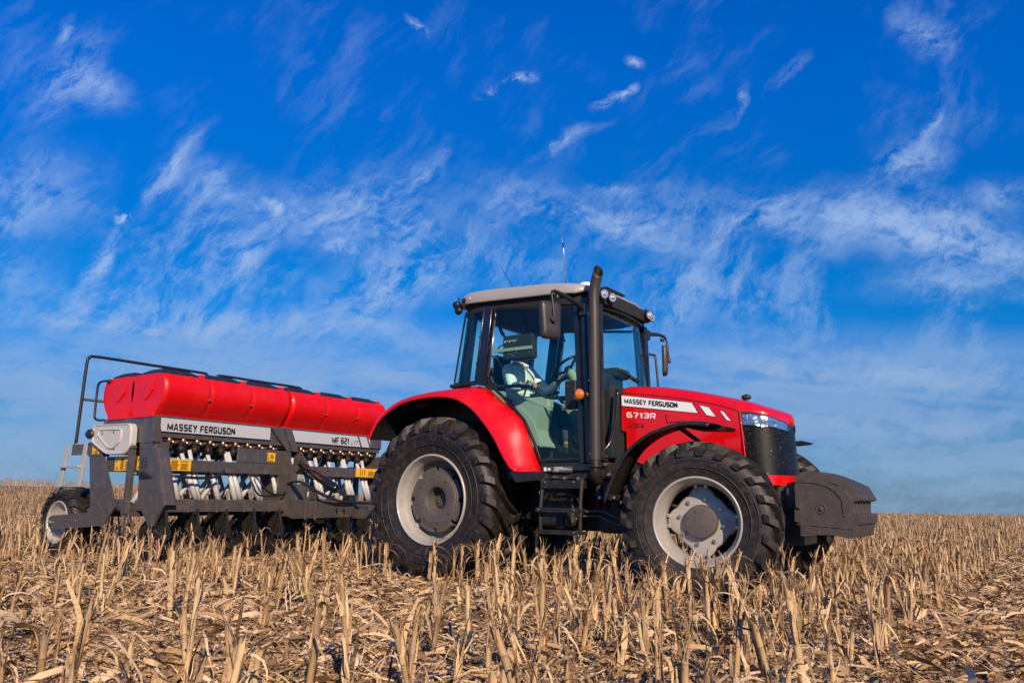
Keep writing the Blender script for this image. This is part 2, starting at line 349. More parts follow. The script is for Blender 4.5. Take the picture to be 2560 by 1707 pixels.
# fine mesh of the radiator grille
m = mat('grille_mesh', (.006, .006, .006), .40, spec=.28); M['grille'] = m; t = NT(m.node_tree)
gco = t.new('ShaderNodeTexCoord').outputs['Object']; vo = t.new('ShaderNodeTexVoronoi', feature='F1'); vo.inputs['Scale'].default_value = 240; t.put(vo.inputs['Vector'], gco)
bn = t.new('ShaderNodeBump'); bn.inputs['Strength'].default_value = .35; bn.inputs['Distance'].default_value = .003; t.put(bn.inputs['Height'], vo.outputs['Distance'])
b = t.n['Principled BSDF']; t.put(b.inputs['Normal'], bn.outputs[0])
chaff = t.math('GREATER_THAN', t.noise(gco, 75, 2, .5), .72); t.put(b.inputs['Base Color'], t.mix(chaff, (.006, .006, .006), (.45, .36, .22)))
# headlamp optics
m = mat('lamp_reflector', (.62, .64, .66), .20, metal=.85); M['reflector'] = m; t = NT(m.node_tree)
vo = t.new('ShaderNodeTexVoronoi', feature='F1'); vo.inputs['Scale'].default_value = 17; t.put(vo.inputs['Vector'], t.new('ShaderNodeTexCoord').outputs['Object'])
bn = t.new('ShaderNodeBump'); bn.inputs['Strength'].default_value = .5; bn.inputs['Distance'].default_value = .03; t.put(bn.inputs['Height'], vo.outputs['Distance']); t.put(t.n['Principled BSDF'].inputs['Normal'], bn.outputs[0])
# ------------------------------------------------------------------ tractor
GZ = -.08                                          # field level under the machines
tractor = empty('tractor', (1.6, 0, GZ))
tag(tractor, 'red farm tractor with grey cab roof and tall exhaust stack standing in maize stubble', 'tractor')

def tyre_mesh(Rt, rr, wd, nl, h, k, lw, side=.10):
    """carcass and lugs, axle along y, street side at -y"""
    b = MB(); hw = wd/2
    half = [(Rt-h+.008, 0), (Rt-h+.006, .20*wd), (Rt-h, .36*wd), (Rt-h-.018, .44*wd), (Rt-h-.055, .485*wd), (Rt-h-.11, .505*wd), (lerp(rr, Rt-h, .45), .50*wd), (lerp(rr, Rt-h, .22), .475*wd), (rr+.012, .44*wd), (rr-.012, .435*wd)]
    prof = [(r, -y) for r, y in half[::-1]]+[(r, y) for r, y in half[1:]]
    b.lathe(prof, n=96)
    for rr_, yy in ((lerp(rr, Rt-h, .30), .492*wd), (lerp(rr, Rt-h, .55), .507*wd)):      # moulded rings on the wall
        b.lathe([(rr_-.006, -yy+.004), (rr_-.004, -yy-.005), (rr_+.004, -yy-.005), (rr_+.006, -yy+.004)], n=96)
    path = [(Rt-h, -.035, 1, 0, 1), (Rt-h, .10*wd, 1, 0, 1), (Rt-h, .22*wd, 1, 0, 1), (Rt-h, .34*wd, 1, .05, 1), (Rt-h-.012, .43*wd, .95, .3, 1), (Rt-h-.05, .485*wd, .55, .83, .75), (Rt-h-side, .505*wd, .1, 1, .35)]
    for sd in (-1, 1):
        for i in range(nl):
            a0 = 2*math.pi*(i+(.5 if sd > 0 else 0))/nl; vs = []
            n = len(path); ymax = path[-1][1]
            for r, y, nr, ny, hh in path:
                t = max(0, y)/ymax; a = a0+k*(t**1.25)
                wt = lw*(.85+.55*t); L_ = math.hypot(nr, ny); nr_, ny_ = nr/L_, ny/L_
                for (dw, dh) in ((-1.25, -.012), (1.25, -.012), (.8, h*hh), (-.8, h*hh)):
                    rad = r+nr_*dh; yy = sd*(y+ny_*dh); aa = a+dw*wt/2/rad
                    vs.append((rad*math.cos(aa), yy, rad*math.sin(aa)))
            fs = [(0, 1, 2, 3), tuple(4*(n-1)+q for q in (3, 2, 1, 0))]
            for j in range(n-1):
                for q in range(4): fs.append((4*j+q, 4*j+(q+1) % 4, 4*j+4+(q+1) % 4, 4*j+4+q))
            b.add(vs, fs)
    # raised letter-like blocks and shop marks on the outer wall
    rnd = random.Random(5)
    for ph in (40, 62, 84, 200, 222, 244, 300, 330):
        for q in range(3):
            a = R(ph+q*5.2); r0 = lerp(rr, Rt-h, .42); r1 = lerp(rr, Rt-h, .62); da = .028; y0 = -.503*wd
            vs = [(r*math.cos(a+s_*da), yy, r*math.sin(a+s_*da)) for yy in (y0+.01, y0-.006) for r, s_ in ((r0, -1), (r0, 1), (r1, 1), (r1, -1))]
            b.add(vs, [(0, 1, 2, 3), (4, 5, 6, 7), (0, 1, 5, 4), (1, 2, 6, 5), (2, 3, 7, 6), (3, 0, 4, 7)])
    return b
def notched(r, n, depth, width, ph=0, steps=4):
    out = []
    for i in range(n):
        a0 = 2*math.pi*i/n+ph; a1 = a0+2*math.pi/n
        out += [(r*math.cos(a0+(a1-a0-width)*q/steps), r*math.sin(a0+(a1-a0-width)*q/steps)) for q in range(steps+1)]
        for fr in (.12, .88):
            a = a1-width+width*fr; out.append(((r-depth)*math.cos(a), (r-depth)*math.sin(a)))
    return out
def hexbolt(b, x, y, z, r=.016, t=.014, mi=0):
    b.tube([(x, y, z), (x, y-t, z)], r, 6, mi=mi, smooth=False)
# rear wheel
def rear_wheel():
    d = MB(); ol = notched(.355, 8, .050, .17, .2, 7); rows = [[(p, -.06, q) for p, q in ol], [(p, -.165, q) for p, q in ol], [(p*.29/math.hypot(p, q), -.165, q*.29/math.hypot(p, q)) for p, q in ol]]; d.grid(rows, wrap=True, smooth=False)
    d.lathe([(.31, -.163), (.305, -.172), (.285, -.172), (.275, -.180), (.205, -.183), (.165, -.176), (.140, -.170), (.132, -.150), (.125, -.03)], n=56)
    d.lathe([(.126, -.04), (.085, -.04), (.08, -.065), (.0, -.07)], n=40)
    for i in range(8):
        a = 2*math.pi*i/8+.3; hexbolt(d, .245*math.cos(a), -.181, .245*math.sin(a), .014, .012)
    for i in range(5):
        a = 2*math.pi*i/5; hexbolt(d, .05*math.cos(a), -.067, .05*math.sin(a), .011, .012)
    d.v = [(x, y-.08, z) for x, y, z in d.v]
    o = d.build('wheel', M['disc'], tractor, local=True, bevel=.004)
    tyre_mesh(.915, .49, .78, 24, .070, .42, .066).build('tyre', M['tyre'], o, local=True)
    r = MB(); r.lathe([(.492, -.255), (.497, -.268), (.492, -.282), (.478, -.285), (.470, -.276), (.466, -.255), (.455, -.235), (.452, -.205), (.436, -.185), (.425, -.15), (.418, -.10), (.42, -.03), (.30, -.02)], n=96)
    r.lathe([(.49, .335), (.49, .365), (.466, .35), (.44, .18), (.42, -.03)], n=64); r.v = [(x, y-.08 if y < .0 else y, z) for x, y, z in r.v]
    r.build('rim', M['silver'], o, local=True)
    return o
def front_wheel():
    d = MB(); pl = []
    for i in range(96):
        a = 2*math.pi*i/96; rr = .272+.046*max(-.4, math.cos(4*(a-.35))); pl.append((rr*math.cos(a), rr*math.sin(a)))
    rows = []
    for fr, yy in ((1, .045), (1, .020), (.93, .012), (.72, .004), (.45, .0), (.3, .0)): rows.append([(p*fr, yy, q*fr) for p, q in pl])
    d.grid(rows, wrap=True)
    for i in range(8):
        a = 2*math.pi*i/8+.15; hexbolt(d, .198*math.cos(a), .002, .198*math.sin(a), .016, .024, 1)
        d.cyl((.198*math.cos(a), .004, .198*math.sin(a)), (.198*math.cos(a), -.004, .198*math.sin(a)), .024, 12)
    for i in range(4):                                           # clamps between dish and rim
        a = .35+i*math.pi/2; c, s_ = math.cos(a), math.sin(a)
        for q in (-.045, .045):
            d.box((.312*c-q*s_, .012, .312*s_+q*c), (.05, .035, .03), Matrix.Rotation(-a, 3, 'Y')); hexbolt(d, .305*c-q*s_, -.004, .305*s_+q*c, .012, .014, 1)
    d.v = [(x, y+.045, z) for x, y, z in d.v]
    o = d.build('wheel', [M['silver'], M['bolt']], tractor, local=True)
    tyre_mesh(.70, .388, .39, 22, .050, .42, .055, .08).build('tyre', M['tyre'], o, local=True)
    r = MB(); r.lathe([(.388, -.145), (.396, -.158), (.392, -.172), (.378, -.175), (.371, -.165), (.368, -.150), (.358, -.135), (.355, -.112), (.342, -.095), (.336, -.06), (.328, -.03), (.322, .03), (.322, .10), (.385, .16)], n=96)
    r.build('rim', M['silver'], o, local=True)
    h = MB(); h.lathe([(.150, .02), (.143, -.05), (.138, -.058), (.0, -.060)], n=48)
    hexbolt(h, -.06, -.058, .07, .010, .012); h.box((-.05, -.062, .02), (.02, .005, .055), rotm('Y', -15))
    h.v = [(x, y+.035, z) for x, y, z in h.v]
    h.build('hub_cap', M['disc'], o, local=True, bevel=.003)
    return o
def copy_tree(o, parent):
    c = o.copy(); COL.objects.link(c); c.parent = parent; WL[c.name] = WL.get(o.name, Vector((0, 0, 0)))
    for ch in list(o.children): copy_tree(ch, c)
    return c
off = Vector(tractor.location)
rw = rear_wheel(); rw.location = Vector((0, -.54, .763))-off; rw.rotation_euler = (0, R(7), 0)
rl = copy_tree(rw, tractor); rl.location = Vector((0, .54, .763))-off; rl.scale = (1, -1, 1)
fw = front_wheel(); fw.location = Vector((3.067, -.80, .600))-off; fw.rotation_euler = (0, R(20), .155)
fl = copy_tree(fw, tractor); fl.location = Vector((3.12, .93, .675))-off; fl.scale = (1, -1, 1); fl.rotation_euler = (0, R(3), .20)

# chassis: gearbox, engine block, axles
b = MB()
b.box2((-.35, -.26, .55), (1.3, .26, 1.12)); b.box2((1.25, -.24, .50), (2.3, .24, 1.05)); b.box2((2.2, -.27, .62), (3.35, .27, 1.15))
b.box2((3.2, -.25, .70), (3.82, .25, .93)); b.box2((-.45, -.2, .45), (-.2, .2, 1.2))
b.cyl((0, -.62, .763), (0, .62, .763), .13, 24); b.tube([(0, -.5, .763), (0, -.36, .763), (0, -.2, .763)], [.17, .2, .27], 24); b.tube([(0, .5, .763), (0, .36, .763), (0, .2, .763)], [.17, .2, .27], 24)
b.tube([(3.067, -.72, .60), (3.067, -.35, .57), (3.067, 0, .58), (3.067, .35, .60), (3.10, .86, .67)], [.12, .085, .12, .085, .12], 16)
for s_ in (-1, 1):
    b.ball((3.08, s_*(.64 if s_ < 0 else .76), .60 if s_ < 0 else .665), (.14, .10, .16)); b.cyl((2.85, s_*.15, .6), (2.85, s_*.66, .58), .022, 10)
b.tube([(1.0, 0, .5), (2.9, 0, .5)], .05, 12)
for y in (-.22, -.1, .12): b.tube([(.2, y, .62), (.9, y-.02, .57), (1.6, y, .60), (2.4, y, .56)], .018, 8)
b.box2((2.15, -.40, 1.0), (2.6, -.2, 1.28)); b.box2((2.2, -.34, .62), (2.6, -.24, .95))
b.box2((.75, -.70, .98), (2.12, .70, 1.14))                      # cab floor frame
b.build('chassis', M['under'], tractor, bevel=.012)
b = MB(); b.box2((1.18, -.52, .50), (1.60, -.24, .98)); b.build('fuel_tank', M['under'], tractor, bevel=.05, segs=3)
b = MB(); b.box2((1.95, -.66, .46), (2.30, -.30, .92)); b.build('battery_box', M['under'], tractor, bevel=.05, segs=3)
b = MB()                                                         # pipes and fittings seen under the cab
b.tube(smoothline([(1.86, -.80, .66), (2.05, -.75, .67), (2.2, -.7, .61), (2.4, -.62, .59)]), .011, 8, mi=1); b.tube(smoothline([(1.86, -.80, .62), (2.02, -.75, .62), (2.18, -.7, .55), (2.42, -.62, .52)]), .011, 8, mi=1)
b.tube(smoothline([(1.55, -.75, .86), (1.7, -.74, .84), (1.8, -.74, .75), (1.84, -.74, .62)]), .014, 8); b.tube(smoothline([(1.5, -.75, .80), (1.66, -.74, .80), (1.76, -.74, .70)]), .014, 8)
b.tube(smoothline([(1.20, -.60, .95), (1.26, -.60, .80), (1.36, -.66, .76), (1.46, -.7, .9)]), .012, 8)
b.build('hydraulic_pipe', [M['hose'], M['frame']], tractor)
for q in ((1.5, 1.0), (1.62, .99), (1.78, .985), (2.08, 1.12), (2.12, 1.02), (2.02, .80), (2.10, .80), (2.2, .93), (2.25, .76)): b = MB(); hexbolt(b, q[0], -.70, q[1], .016, .04); b.build('bolt', M['bolt'], tractor)
for x_ in (1.98, 2.06, 2.2): b = MB(); b.cyl((x_, -.68, .70), (x_, -.68, .95), .03, 10); b.build('filter_can', M['under'], tractor)

# rear mudguards
LIP = [(-.925, 1.45), (-.801, 1.636), (-.567, 1.795), (-.277, 1.874), (.025, 1.891), (.282, 1.868), (.462, 1.801), (.603, 1.71), (.725, 1.595), (.879, 1.414), (.996, 1.226), (1.094, 1.095), (1.166, 1.049)]
INN = [(-.93, 1.50, -.45), (-.82, 1.69, -.45), (-.57, 1.86, -.45), (-.27, 1.95, -.50), (.06, 1.985, -.66), (.36, 2.0, -.72), (.585, 1.985, -.72), (.80, 1.835, -.72), (.965, 1.725, -.72), (1.13, 1.59, -.72), (1.212, 1.37, -.72), (1.295, 1.165, -.72), (1.352, 1.055, -.72)]
lip = smoothline([(x, -.95, z) for x, z in LIP], 4); inn = smoothline([(x, y, z) for x, z, y in INN], 4)
def fender(sg):
    rows = []; liner = []; wall = []
    for i, (a, c) in enumerate(zip(lip, inn)):
        n = Vector((a.x, 0, a.z-.763)).normalized(); fade = min(1, (len(lip)-1-i)/8+.3)
        pts = [a-n*.012+Vector((0, .012, 0)), a, a+n*.016, a.lerp(c, .12)+n*.034*fade, a.lerp(c, .35)+n*.040*fade, a.lerp(c, .7)+n*.022*fade, Vector(c), Vector((c.x, c.y+.02, c.z))-n*.05]
        pts[2].y = -.945; pts[3].y = -.925; pts[4].y = lerp(-.95, c.y, .30); pts[5].y = lerp(-.95, c.y, .66)
        rows.append([(p.x, sg*-p.y if sg < 0 else p.y, p.z) for p in pts] if False else [(p.x, p.y*sg, p.z) for p in pts])
        liner.append([(p.x, p.y*sg, p.z) for p in (a-n*.012+Vector((0, .014, 0)), a-n*.004+Vector((0, .2, 0)), a-n*.004+Vector((0, .63, 0)))])
        low = max(.95, a.z-.5)
        wall.append([(p.x, p.y*sg, p.z) for p in (a-n*.004+Vector((0, .62, 0)), Vector((a.x*.8, a.y+.62, min(low, a.z-.05))))])
    b = MB(); b.grid(rows); o = b.build('mudguard', M['red'], tractor)
    b = MB(); b.grid(liner); b.grid(wall, smooth=False)
    b.xz([(1.09, 1.05), (1.40, 1.052), (1.405, .965), (1.165, .945)], sg*-.935, sg*-.66)
    b.build('mudguard_liner', M['plastic'], o)
    if sg > 0:
        b = MB()
        for x_, z_ in ((1.155, 1.075), (1.305, 1.075)): hexbolt(b, x_, -.93 if x_ < 1.2 else -.79, z_, .010, .02)
        b.build('bolt', M['bolt'], o)
    return o
fender(1); fender(-1)
for y_ in (-.62, .75): b = MB(); b.ball((-.45, y_, 1.90), (.16, .14, .07)); b.build('lamp_housing', M['red'], tractor)

# cab
def both(fn):
    for sg in (1, -1): fn(sg)
for sg in (1, -1):
    for nm, pl, y0, y1 in (('rear_post', [(.586, 2.87), (.697, 2.865), (.579, 2.0), (.47, 2.02)], -.745, -.675), ('front_post', [(1.737, 2.78), (1.885, 2.78), (1.945, 1.13), (1.845, 1.13)], -.735, -.655),
                           ('corner_post', [(.30, 2.88), (.40, 2.88), (.29, 2.04), (.17, 2.04)], -.66, -.60), ('door_post_trim', [(1.75, 2.76), (1.80, 2.76), (1.86, 1.14), (1.82, 1.14)], -.765, -.738), ('door_post_trim', [(1.84, 2.72), (1.875, 2.72), (1.935, 1.14), (1.90, 1.14)], -.765, -.738)):
        b = MB(); b.xz(pl, sg*y0, sg*y1)
        if nm == 'rear_post': b.tube([(.585, sg*-.745, 2.86), (.475, sg*-.745, 2.03)], .010, 6); b.tube([(.695, sg*-.745, 2.86), (.592, sg*-.745, 2.04)], .010, 6)
        b.build(nm, M['gloss'], tractor, bevel=.006)
    b = MB(); b.tube([(.10, sg*-.70, 2.03), (.47, sg*-.735, 2.03)], .022, 8); b.build('window_ledge', M['gloss'], tractor)
    b = MB(); b.box2((1.34, sg*-.735, 1.06), (1.95, sg*-.66, 1.15)); b.build('cab_sill', M['gloss'], tractor, bevel=.008)
b = MB(); b.box2((.10, -.68, 1.98), (.18, .68, 2.06)); b.box2((.26, -.68, 2.82), (.33, .68, 2.88)); b.box2((1.80, -.70, 2.76), (1.87, .70, 2.84))
b.build('cab_frame', M['gloss'], tractor, bevel=.008)
b = MB(); b.box2((1.2, -.68, 1.14), (1.94, .68, 1.19)); b.box2((.35, -.30, 1.14), (1.2, .30, 1.35)); b.box2((2.02, -.40, 1.10), (2.12, .40, 1.86)); b.build('cab_floor', M['liner'], tractor)
# pale inner panels over the rear wheels
b = MB()
for sg in (1, -1):
    pl = [(.20, 2.02), (.80, 1.93), (1.28, 1.735), (1.235, 1.50), (1.315, 1.315), (1.20, 1.315), (1.05, 1.55), (.86, 1.78), (.50, 1.95)]
    b.xz([(p, q) for p, q in pl], sg*-.66, sg*-.40); b.xz([(.75, 1.93), (.82, 1.93), (1.20, 1.60), (1.30, 1.33), (1.24, 1.32), (1.12, 1.58)], sg*-.68, sg*-.655)
b.build('inner_panel', M['interior'], tractor, bevel=.02, segs=3)

def door(sg):
    y = sg*-.728
    pl = smooth_corner([(.735, 2.852), (1.765, 2.74), (1.838, 1.168), (1.340, 1.160), (1.275, 1.315), (1.135, 1.588), (.928, 1.795), (.697, 1.984), (.628, 2.071)])
    b = MB(); b.tube([(p, y, q) for p, q in pl], .017, 8, closed=True)
    d = b.build('door', M['gloss'], tractor)
    g = MB(); g.xz(pl, y-.003, y+.003); g.build('door_glass', M['glass'], d)
    h = MB(); h.box2((1.655, y-sg*.055, 1.675), (1.785, y+sg*.02, 1.968)); h.cyl((1.69, y-sg*.05, 1.90), (1.69, y-sg*.075, 1.90), .018, 12)
    h.build('door_handle', M['plastic'], d, bevel=.02, segs=3)
    r = MB(); r.tube(smoothline([(.655, y+sg*.03, 2.10), (.68, y+sg*.05, 2.03), (.78, y+sg*.06, 1.985), (1.0, y+sg*.06, 1.975), (1.18, y+sg*.06, 1.945), (1.30, y+sg*.06, 1.86), (1.42, y+sg*.06, 1.82), (1.66, y+sg*.05, 1.81)]), .018, 8)
    r.build('grab_rail', M['plastic'], d)
    k = MB()
    for q in ((.745, 2.74), (.66, 2.09), (.90, 1.845)): k.ball((q[0], y-sg*.015, q[1]), .018, 10, 8)
    k.tube([(.742, y-sg*.012, 2.80), (.742, y-sg*.012, 2.75)], .008, 6, mi=1); k.tube([(.735, y-sg*.012, 2.72), (.668, y-sg*.012, 2.12)], .007, 6, mi=1)
    k.tube([(.90, y-sg*.012, 1.86), (1.02, y-sg*.012, 1.755)], .012, 6)
    k.build('hinge', [M['gloss'], M['bolt']], d)
def smooth_corner(pl, r=.03):
    out = []; n = len(pl)
    for i in range(n):
        a, b_, c = Vector(pl[i-1]), Vector(pl[i]), Vector(pl[(i+1) % n])
        u = (a-b_); v = (c-b_); k = min(r, u.length/3, v.length/3); u.normalize(); v.normalize()
        p0 = b_+u*k; p2 = b_+v*k
        for t in (0, .33, .67, 1):
            q = p0*(1-t)**2+b_*2*t*(1-t)+p2*t*t; out.append((q.x, q.y))
    return out
both(door)
for sg in (1, -1):
    y = sg*-.715; pl = smooth_corner([(.30, 2.83), (.575, 2.855), (.468, 2.055), (.16, 2.05)])
    b = MB(); b.tube([(p, y, q) for p, q in pl], .011, 8, closed=True); o = b.build('side_window', M['gloss'], tractor)
    b = MB(); b.xz(pl, y-.003, y+.003); b.build('window_glass', M['glass'], o)
    b = MB()
    for z_ in (2.55, 2.25): b.ball((.56-.11*(2.8-z_)/.8, y-sg*.01, z_), .016, 10, 8)
    b.build('hinge', M['gloss'], o)
b = MB(); b.grid([[(lerp(.13, .28, t)-.05*(1-(y/.70)**2), y, lerp(2.04, 2.84, t)) for y in [-.70+1.4*i/16 for i in range(17)]] for t in (0, .25, .5, .75, 1)])
b.build('rear_window', M['glass'], tractor, solid=.006)
def wx(y, z): return lerp(1.955, 1.835, (z-1.2)/1.6)+.11*(1-(y/.70)**2)
b = MB(); b.grid([[(wx(y, z), y, z) for y in [-.70+1.4*i/20 for i in range(21)]] for z in [1.2+1.58*j/12 for j in range(13)]])
ws = b.build('windshield', M['glass'], tractor, solid=.006)
b = MB()
for sg in (1, -1): b.tube([(wx(sg*.70, z)+.006, sg*.70, z) for z in [1.2+1.58*j/8 for j in range(9)]], .014, 8)
for z in (1.2, 2.78): b.tube([(wx(y, z)+.004, y, z) for y in [-.7+1.4*i/14 for i in range(15)]], .014, 8)
b.tube(smoothline([(2.11, -.50, 1.88), (2.10, -.52, 1.6), (2.06, -.56, 1.36), (2.0, -.64, 1.24)]), .016, 8)
b.build('windshield_seal', M['gloss'], ws)
b = MB(); b.tube([(wx(-.28, 2.13)+.03, -.28, 2.13), (wx(-.05, 2.10)+.03, -.05, 2.08)], .014, 6); b.tube([(wx(-.05, 2.08)+.03, -.05, 2.08), (wx(.16, 2.05)+.03, .16, 2.05)], .022, 6)
b.build('wiper', M['plastic'], ws)

# roof
ZB = [(.12, 2.945), (.30, 2.955), (.72, 2.938), (1.17, 2.922), (1.6, 2.90), (1.75, 2.892), (1.95, 2.955)]
ZT = [(.10, 3.075), (.32, 3.098), (.72, 3.095), (1.17, 3.068), (1.46, 3.045), (1.75, 3.012), (1.98, 2.985)]
def outline(inset, n=56):
    pts = []
    for i in range(n):
        a = 2*math.pi*(i+.5)/n; c, s_ = math.cos(a), math.sin(a); e = 2/7.5
        x = math.copysign(abs(c)**e, c); y = math.copysign(abs(s_)**e, s_)
        xx = 1.0+x*(.86-inset)+(.10*(1-min(1, abs(y))**2.2) if x > .2 else 0)*max(0, x)
        pts.append((xx, y*(.755-inset)))
    return pts
def roofrows(levels):
    rows = []
    for inset, f in levels: rows.append([(x, y, f(x, y)) for x, y in outline(inset)])
    return rows
def capquads(b, row, flip=False):
    n = len(row); b.add(row, [(i, i+1, n-2-i, n-1-i) for i in range(n//2-1)], True)
zt = lambda x: curve(ZT, x); zb = lambda x: curve(ZB, x)
rows = roofrows([(.035, lambda x, y: zb(x)+.01), (.004, lambda x, y: zb(x)), (0, lambda x, y: zb(x)+.02), (.008, lambda x, y: zt(x)-.030), (.03, lambda x, y: zt(x)-.006), (.09, lambda x, y: zt(x)+.006), (.30, lambda x, y: zt(x)+.03)])
b = MB(); b.grid(rows, wrap=True); capquads(b, rows[-1]); roof = b.build('roof', M['roof'], tractor)
rows = roofrows([(.05, lambda x, y: zb(x)+.015), (.06, lambda x, y: min(zb(x), 2.95)-.10), (.12, lambda x, y: min(zb(x), 2.95)-.125), (.35, lambda x, y: 2.80)])
b = MB(); b.grid(rows, wrap=True); capquads(b, rows[-1])
b.box2((1.80, -.62, 2.80), (1.97, .62, 2.93)); b.build('roof_liner', M['liner'], roof, bevel=.01)
b = MB(); b.tube([(.30, -.752, 2.995), (.30, -.760, 2.995)], .030, 20, mi=0); b.box2((.385, -.757, 3.00), (.392, -.752, 3.03), 1); b.build('vent_plug', [M['ink'], M['white']], roof)
b = MB(); b.lathe([(.0, .085), (.05, .08), (.10, .05), (.115, .0)], (1.60, -.22, 3.062), 28, axis='z'); b.build('satellite_receiver', M['white'], roof)
b = MB(); b.box2((1.66, -.30, 3.02), (1.90, .15, 3.045)); b.build('roof_hatch', M['plastic'], roof, bevel=.01)
def worklamp(p, d, r=.048, nm='work_lamp'):
    d = Vector(d).normalized(); p = Vector(p); b = MB()
    b.tube([p-d*.075, p-d*.05, p-d*.012, p], [r*.6, r*.95, r*1.08, r*1.08], 18); b.tube([p-d*.05, p-d*.06+Vector((0, 0, .07))], .012, 6)
    o = b.build(nm, M['plastic'], roof); b = MB(); b.tube([p+d*.001, p+d*.006], [r*.9, r*.86], 18); b.ball(p+d*.004, (r*.4,)*3, 10, 8); b.build('lamp_lens', M['worklens'], o)
for y_ in (-.60, -.42): worklamp((2.03, y_, 2.872), (1, -.45, -.12), .052)
for y_ in (.50, .63): worklamp((2.03-(.03 if y_ > .6 else 0), y_, 2.865), (1, -.35, -.12), .052)
for y_ in (-.70, .70):
    worklamp((.125, y_*.98, 2.975), (-1, -.2*y_, -.2), .042, 'rear_work_lamp'); worklamp((.155, y_*.98, 2.90), (-1, -.2*y_, -.3), .042, 'rear_work_lamp')
b = MB(); b.tube([(.62, -.05, 3.10), (.32, -.05, 3.56)], [.006, .003], 6); b.ball((.62, -.05, 3.10), .014, 8, 6); b.build('antenna', M['plastic'], roof)
b = MB(); b.tube([(1.385, -.30, 3.06), (1.385, -.30, 3.13), (1.383, -.30, 3.16)], [.016, .012, .008], 8); b.tube([(1.383, -.30, 3.16), (1.36, -.30, 3.55), (1.27, -.30, 4.10)], [.0055, .004, .003], 6, mi=1); b.tube([(1.358, -.30, 3.57), (1.352, -.30, 3.63)], .009, 6); b.build('antenna', [M['plastic'], M['bolt']], roof)

# exhaust stack with perforated guard
EX, EY = 2.012, -.80
b = MB()
pts = smoothline([(EX, EY, 2.70), (EX+.001, EY, 2.80), (EX+.012, EY-.002, 2.90), (EX+.040, EY-.008, 2.985)]); b.tube(pts, .054, 24, caps=False)
# slanted open mouth
e = pts[-1]; axis_ = Vector((.34, -.08, 1)).normalized(); u_ = Vector((1, 0, -.34)).normalized(); v_ = axis_.cross(u_)
ring0 = [e+(u_*math.cos(a)+v_*math.sin(a))*.054 for a in [2*math.pi*i/24 for i in range(24)]]
tip = [p+axis_*(.075-1.15*((u_*math.cos(a)+v_*math.sin(a))*.054).dot(Vector((.80, -.60, 0)))*1.0) for p, a in zip(ring0, [2*math.pi*i/24 for i in range(24)])]
cen = sum((Vector(p) for p in tip), Vector())/24
b.grid([ring0, tip, [cen+(Vector(p)-cen)*.90 for p in tip], ], wrap=True)
ex = b.build('exhaust_pipe', M['guard'], tractor)
b = MB(); b.add([cen+(Vector(p)-cen)*.90 for p in tip]+[cen+(Vector(p)-cen)*.88-axis_*.12 for p in tip], [(i, (i+1) % 24, 24+(i+1) % 24, 24+i) for i in range(24)]+[tuple(range(24, 48))]); b.build('exhaust_bore', M['ink'], ex)
b = MB(); b.tube(smoothline([(EX-.03, EY+.12, .96), (EX-.02, EY+.03, .99), (EX, EY, 1.06), (EX, EY, 1.16)]), [.05]*13, 14); b.cyl((EX, EY, 1.085), (EX, EY, 1.11), .068, 20); b.box2((EX-.07, EY+.03, 1.00), (EX+.03, EY+.14, 1.08)); b.build('exhaust_elbow', M['under'], ex)
b = MB(); n = 40; rows = []
for j in range(33):
    z = 1.16+1.55*j/32; rows.append([(EX+.058*math.cos(2*math.pi*i/n), EY+.058*math.sin(2*math.pi*i/n), z) for i in range(n+1)])
b.grid(rows, mi=0); g = b.build('heat_guard', [M['perf'], M['guard']], ex)
uvl = g.data.uv_layers.new(name='unwrap')
for pl in g.data.polygons:
    i0 = pl.index % n; j0 = pl.index//n; z = 1.16+1.55*(j0+.5)/32
    band = (2.20 < z < 2.58) or (1.28 < z < 1.98)
    pl.material_index = 0 if (band and 16 <= i0 <= 29) else 1
    for li in pl.loop_indices:
        co = g.data.vertices[g.data.loops[li].vertex_index].co
        a = math.atan2(co.y-(EY-off.y), co.x-(EX-off.x)) % (2*math.pi)
        uvl.data[li].uv = (a*.058/.0175, co.z/.0175)
b = MB(); b.xz([(EX+.045, 2.72), (EX+.075, 2.72), (EX+.085, 1.18), (EX+.05, 1.18)], EY+.0, EY+.05); b.build('guard_bracket', M['plastic'], ex)
b = MB()
for z_, x_ in ((2.62, -.035), (1.94, -.035), (1.22, -.03)): hexbolt(b, EX+x_, EY-.047, z_, .007, .008)
b.build('bolt', M['bolt'], ex)

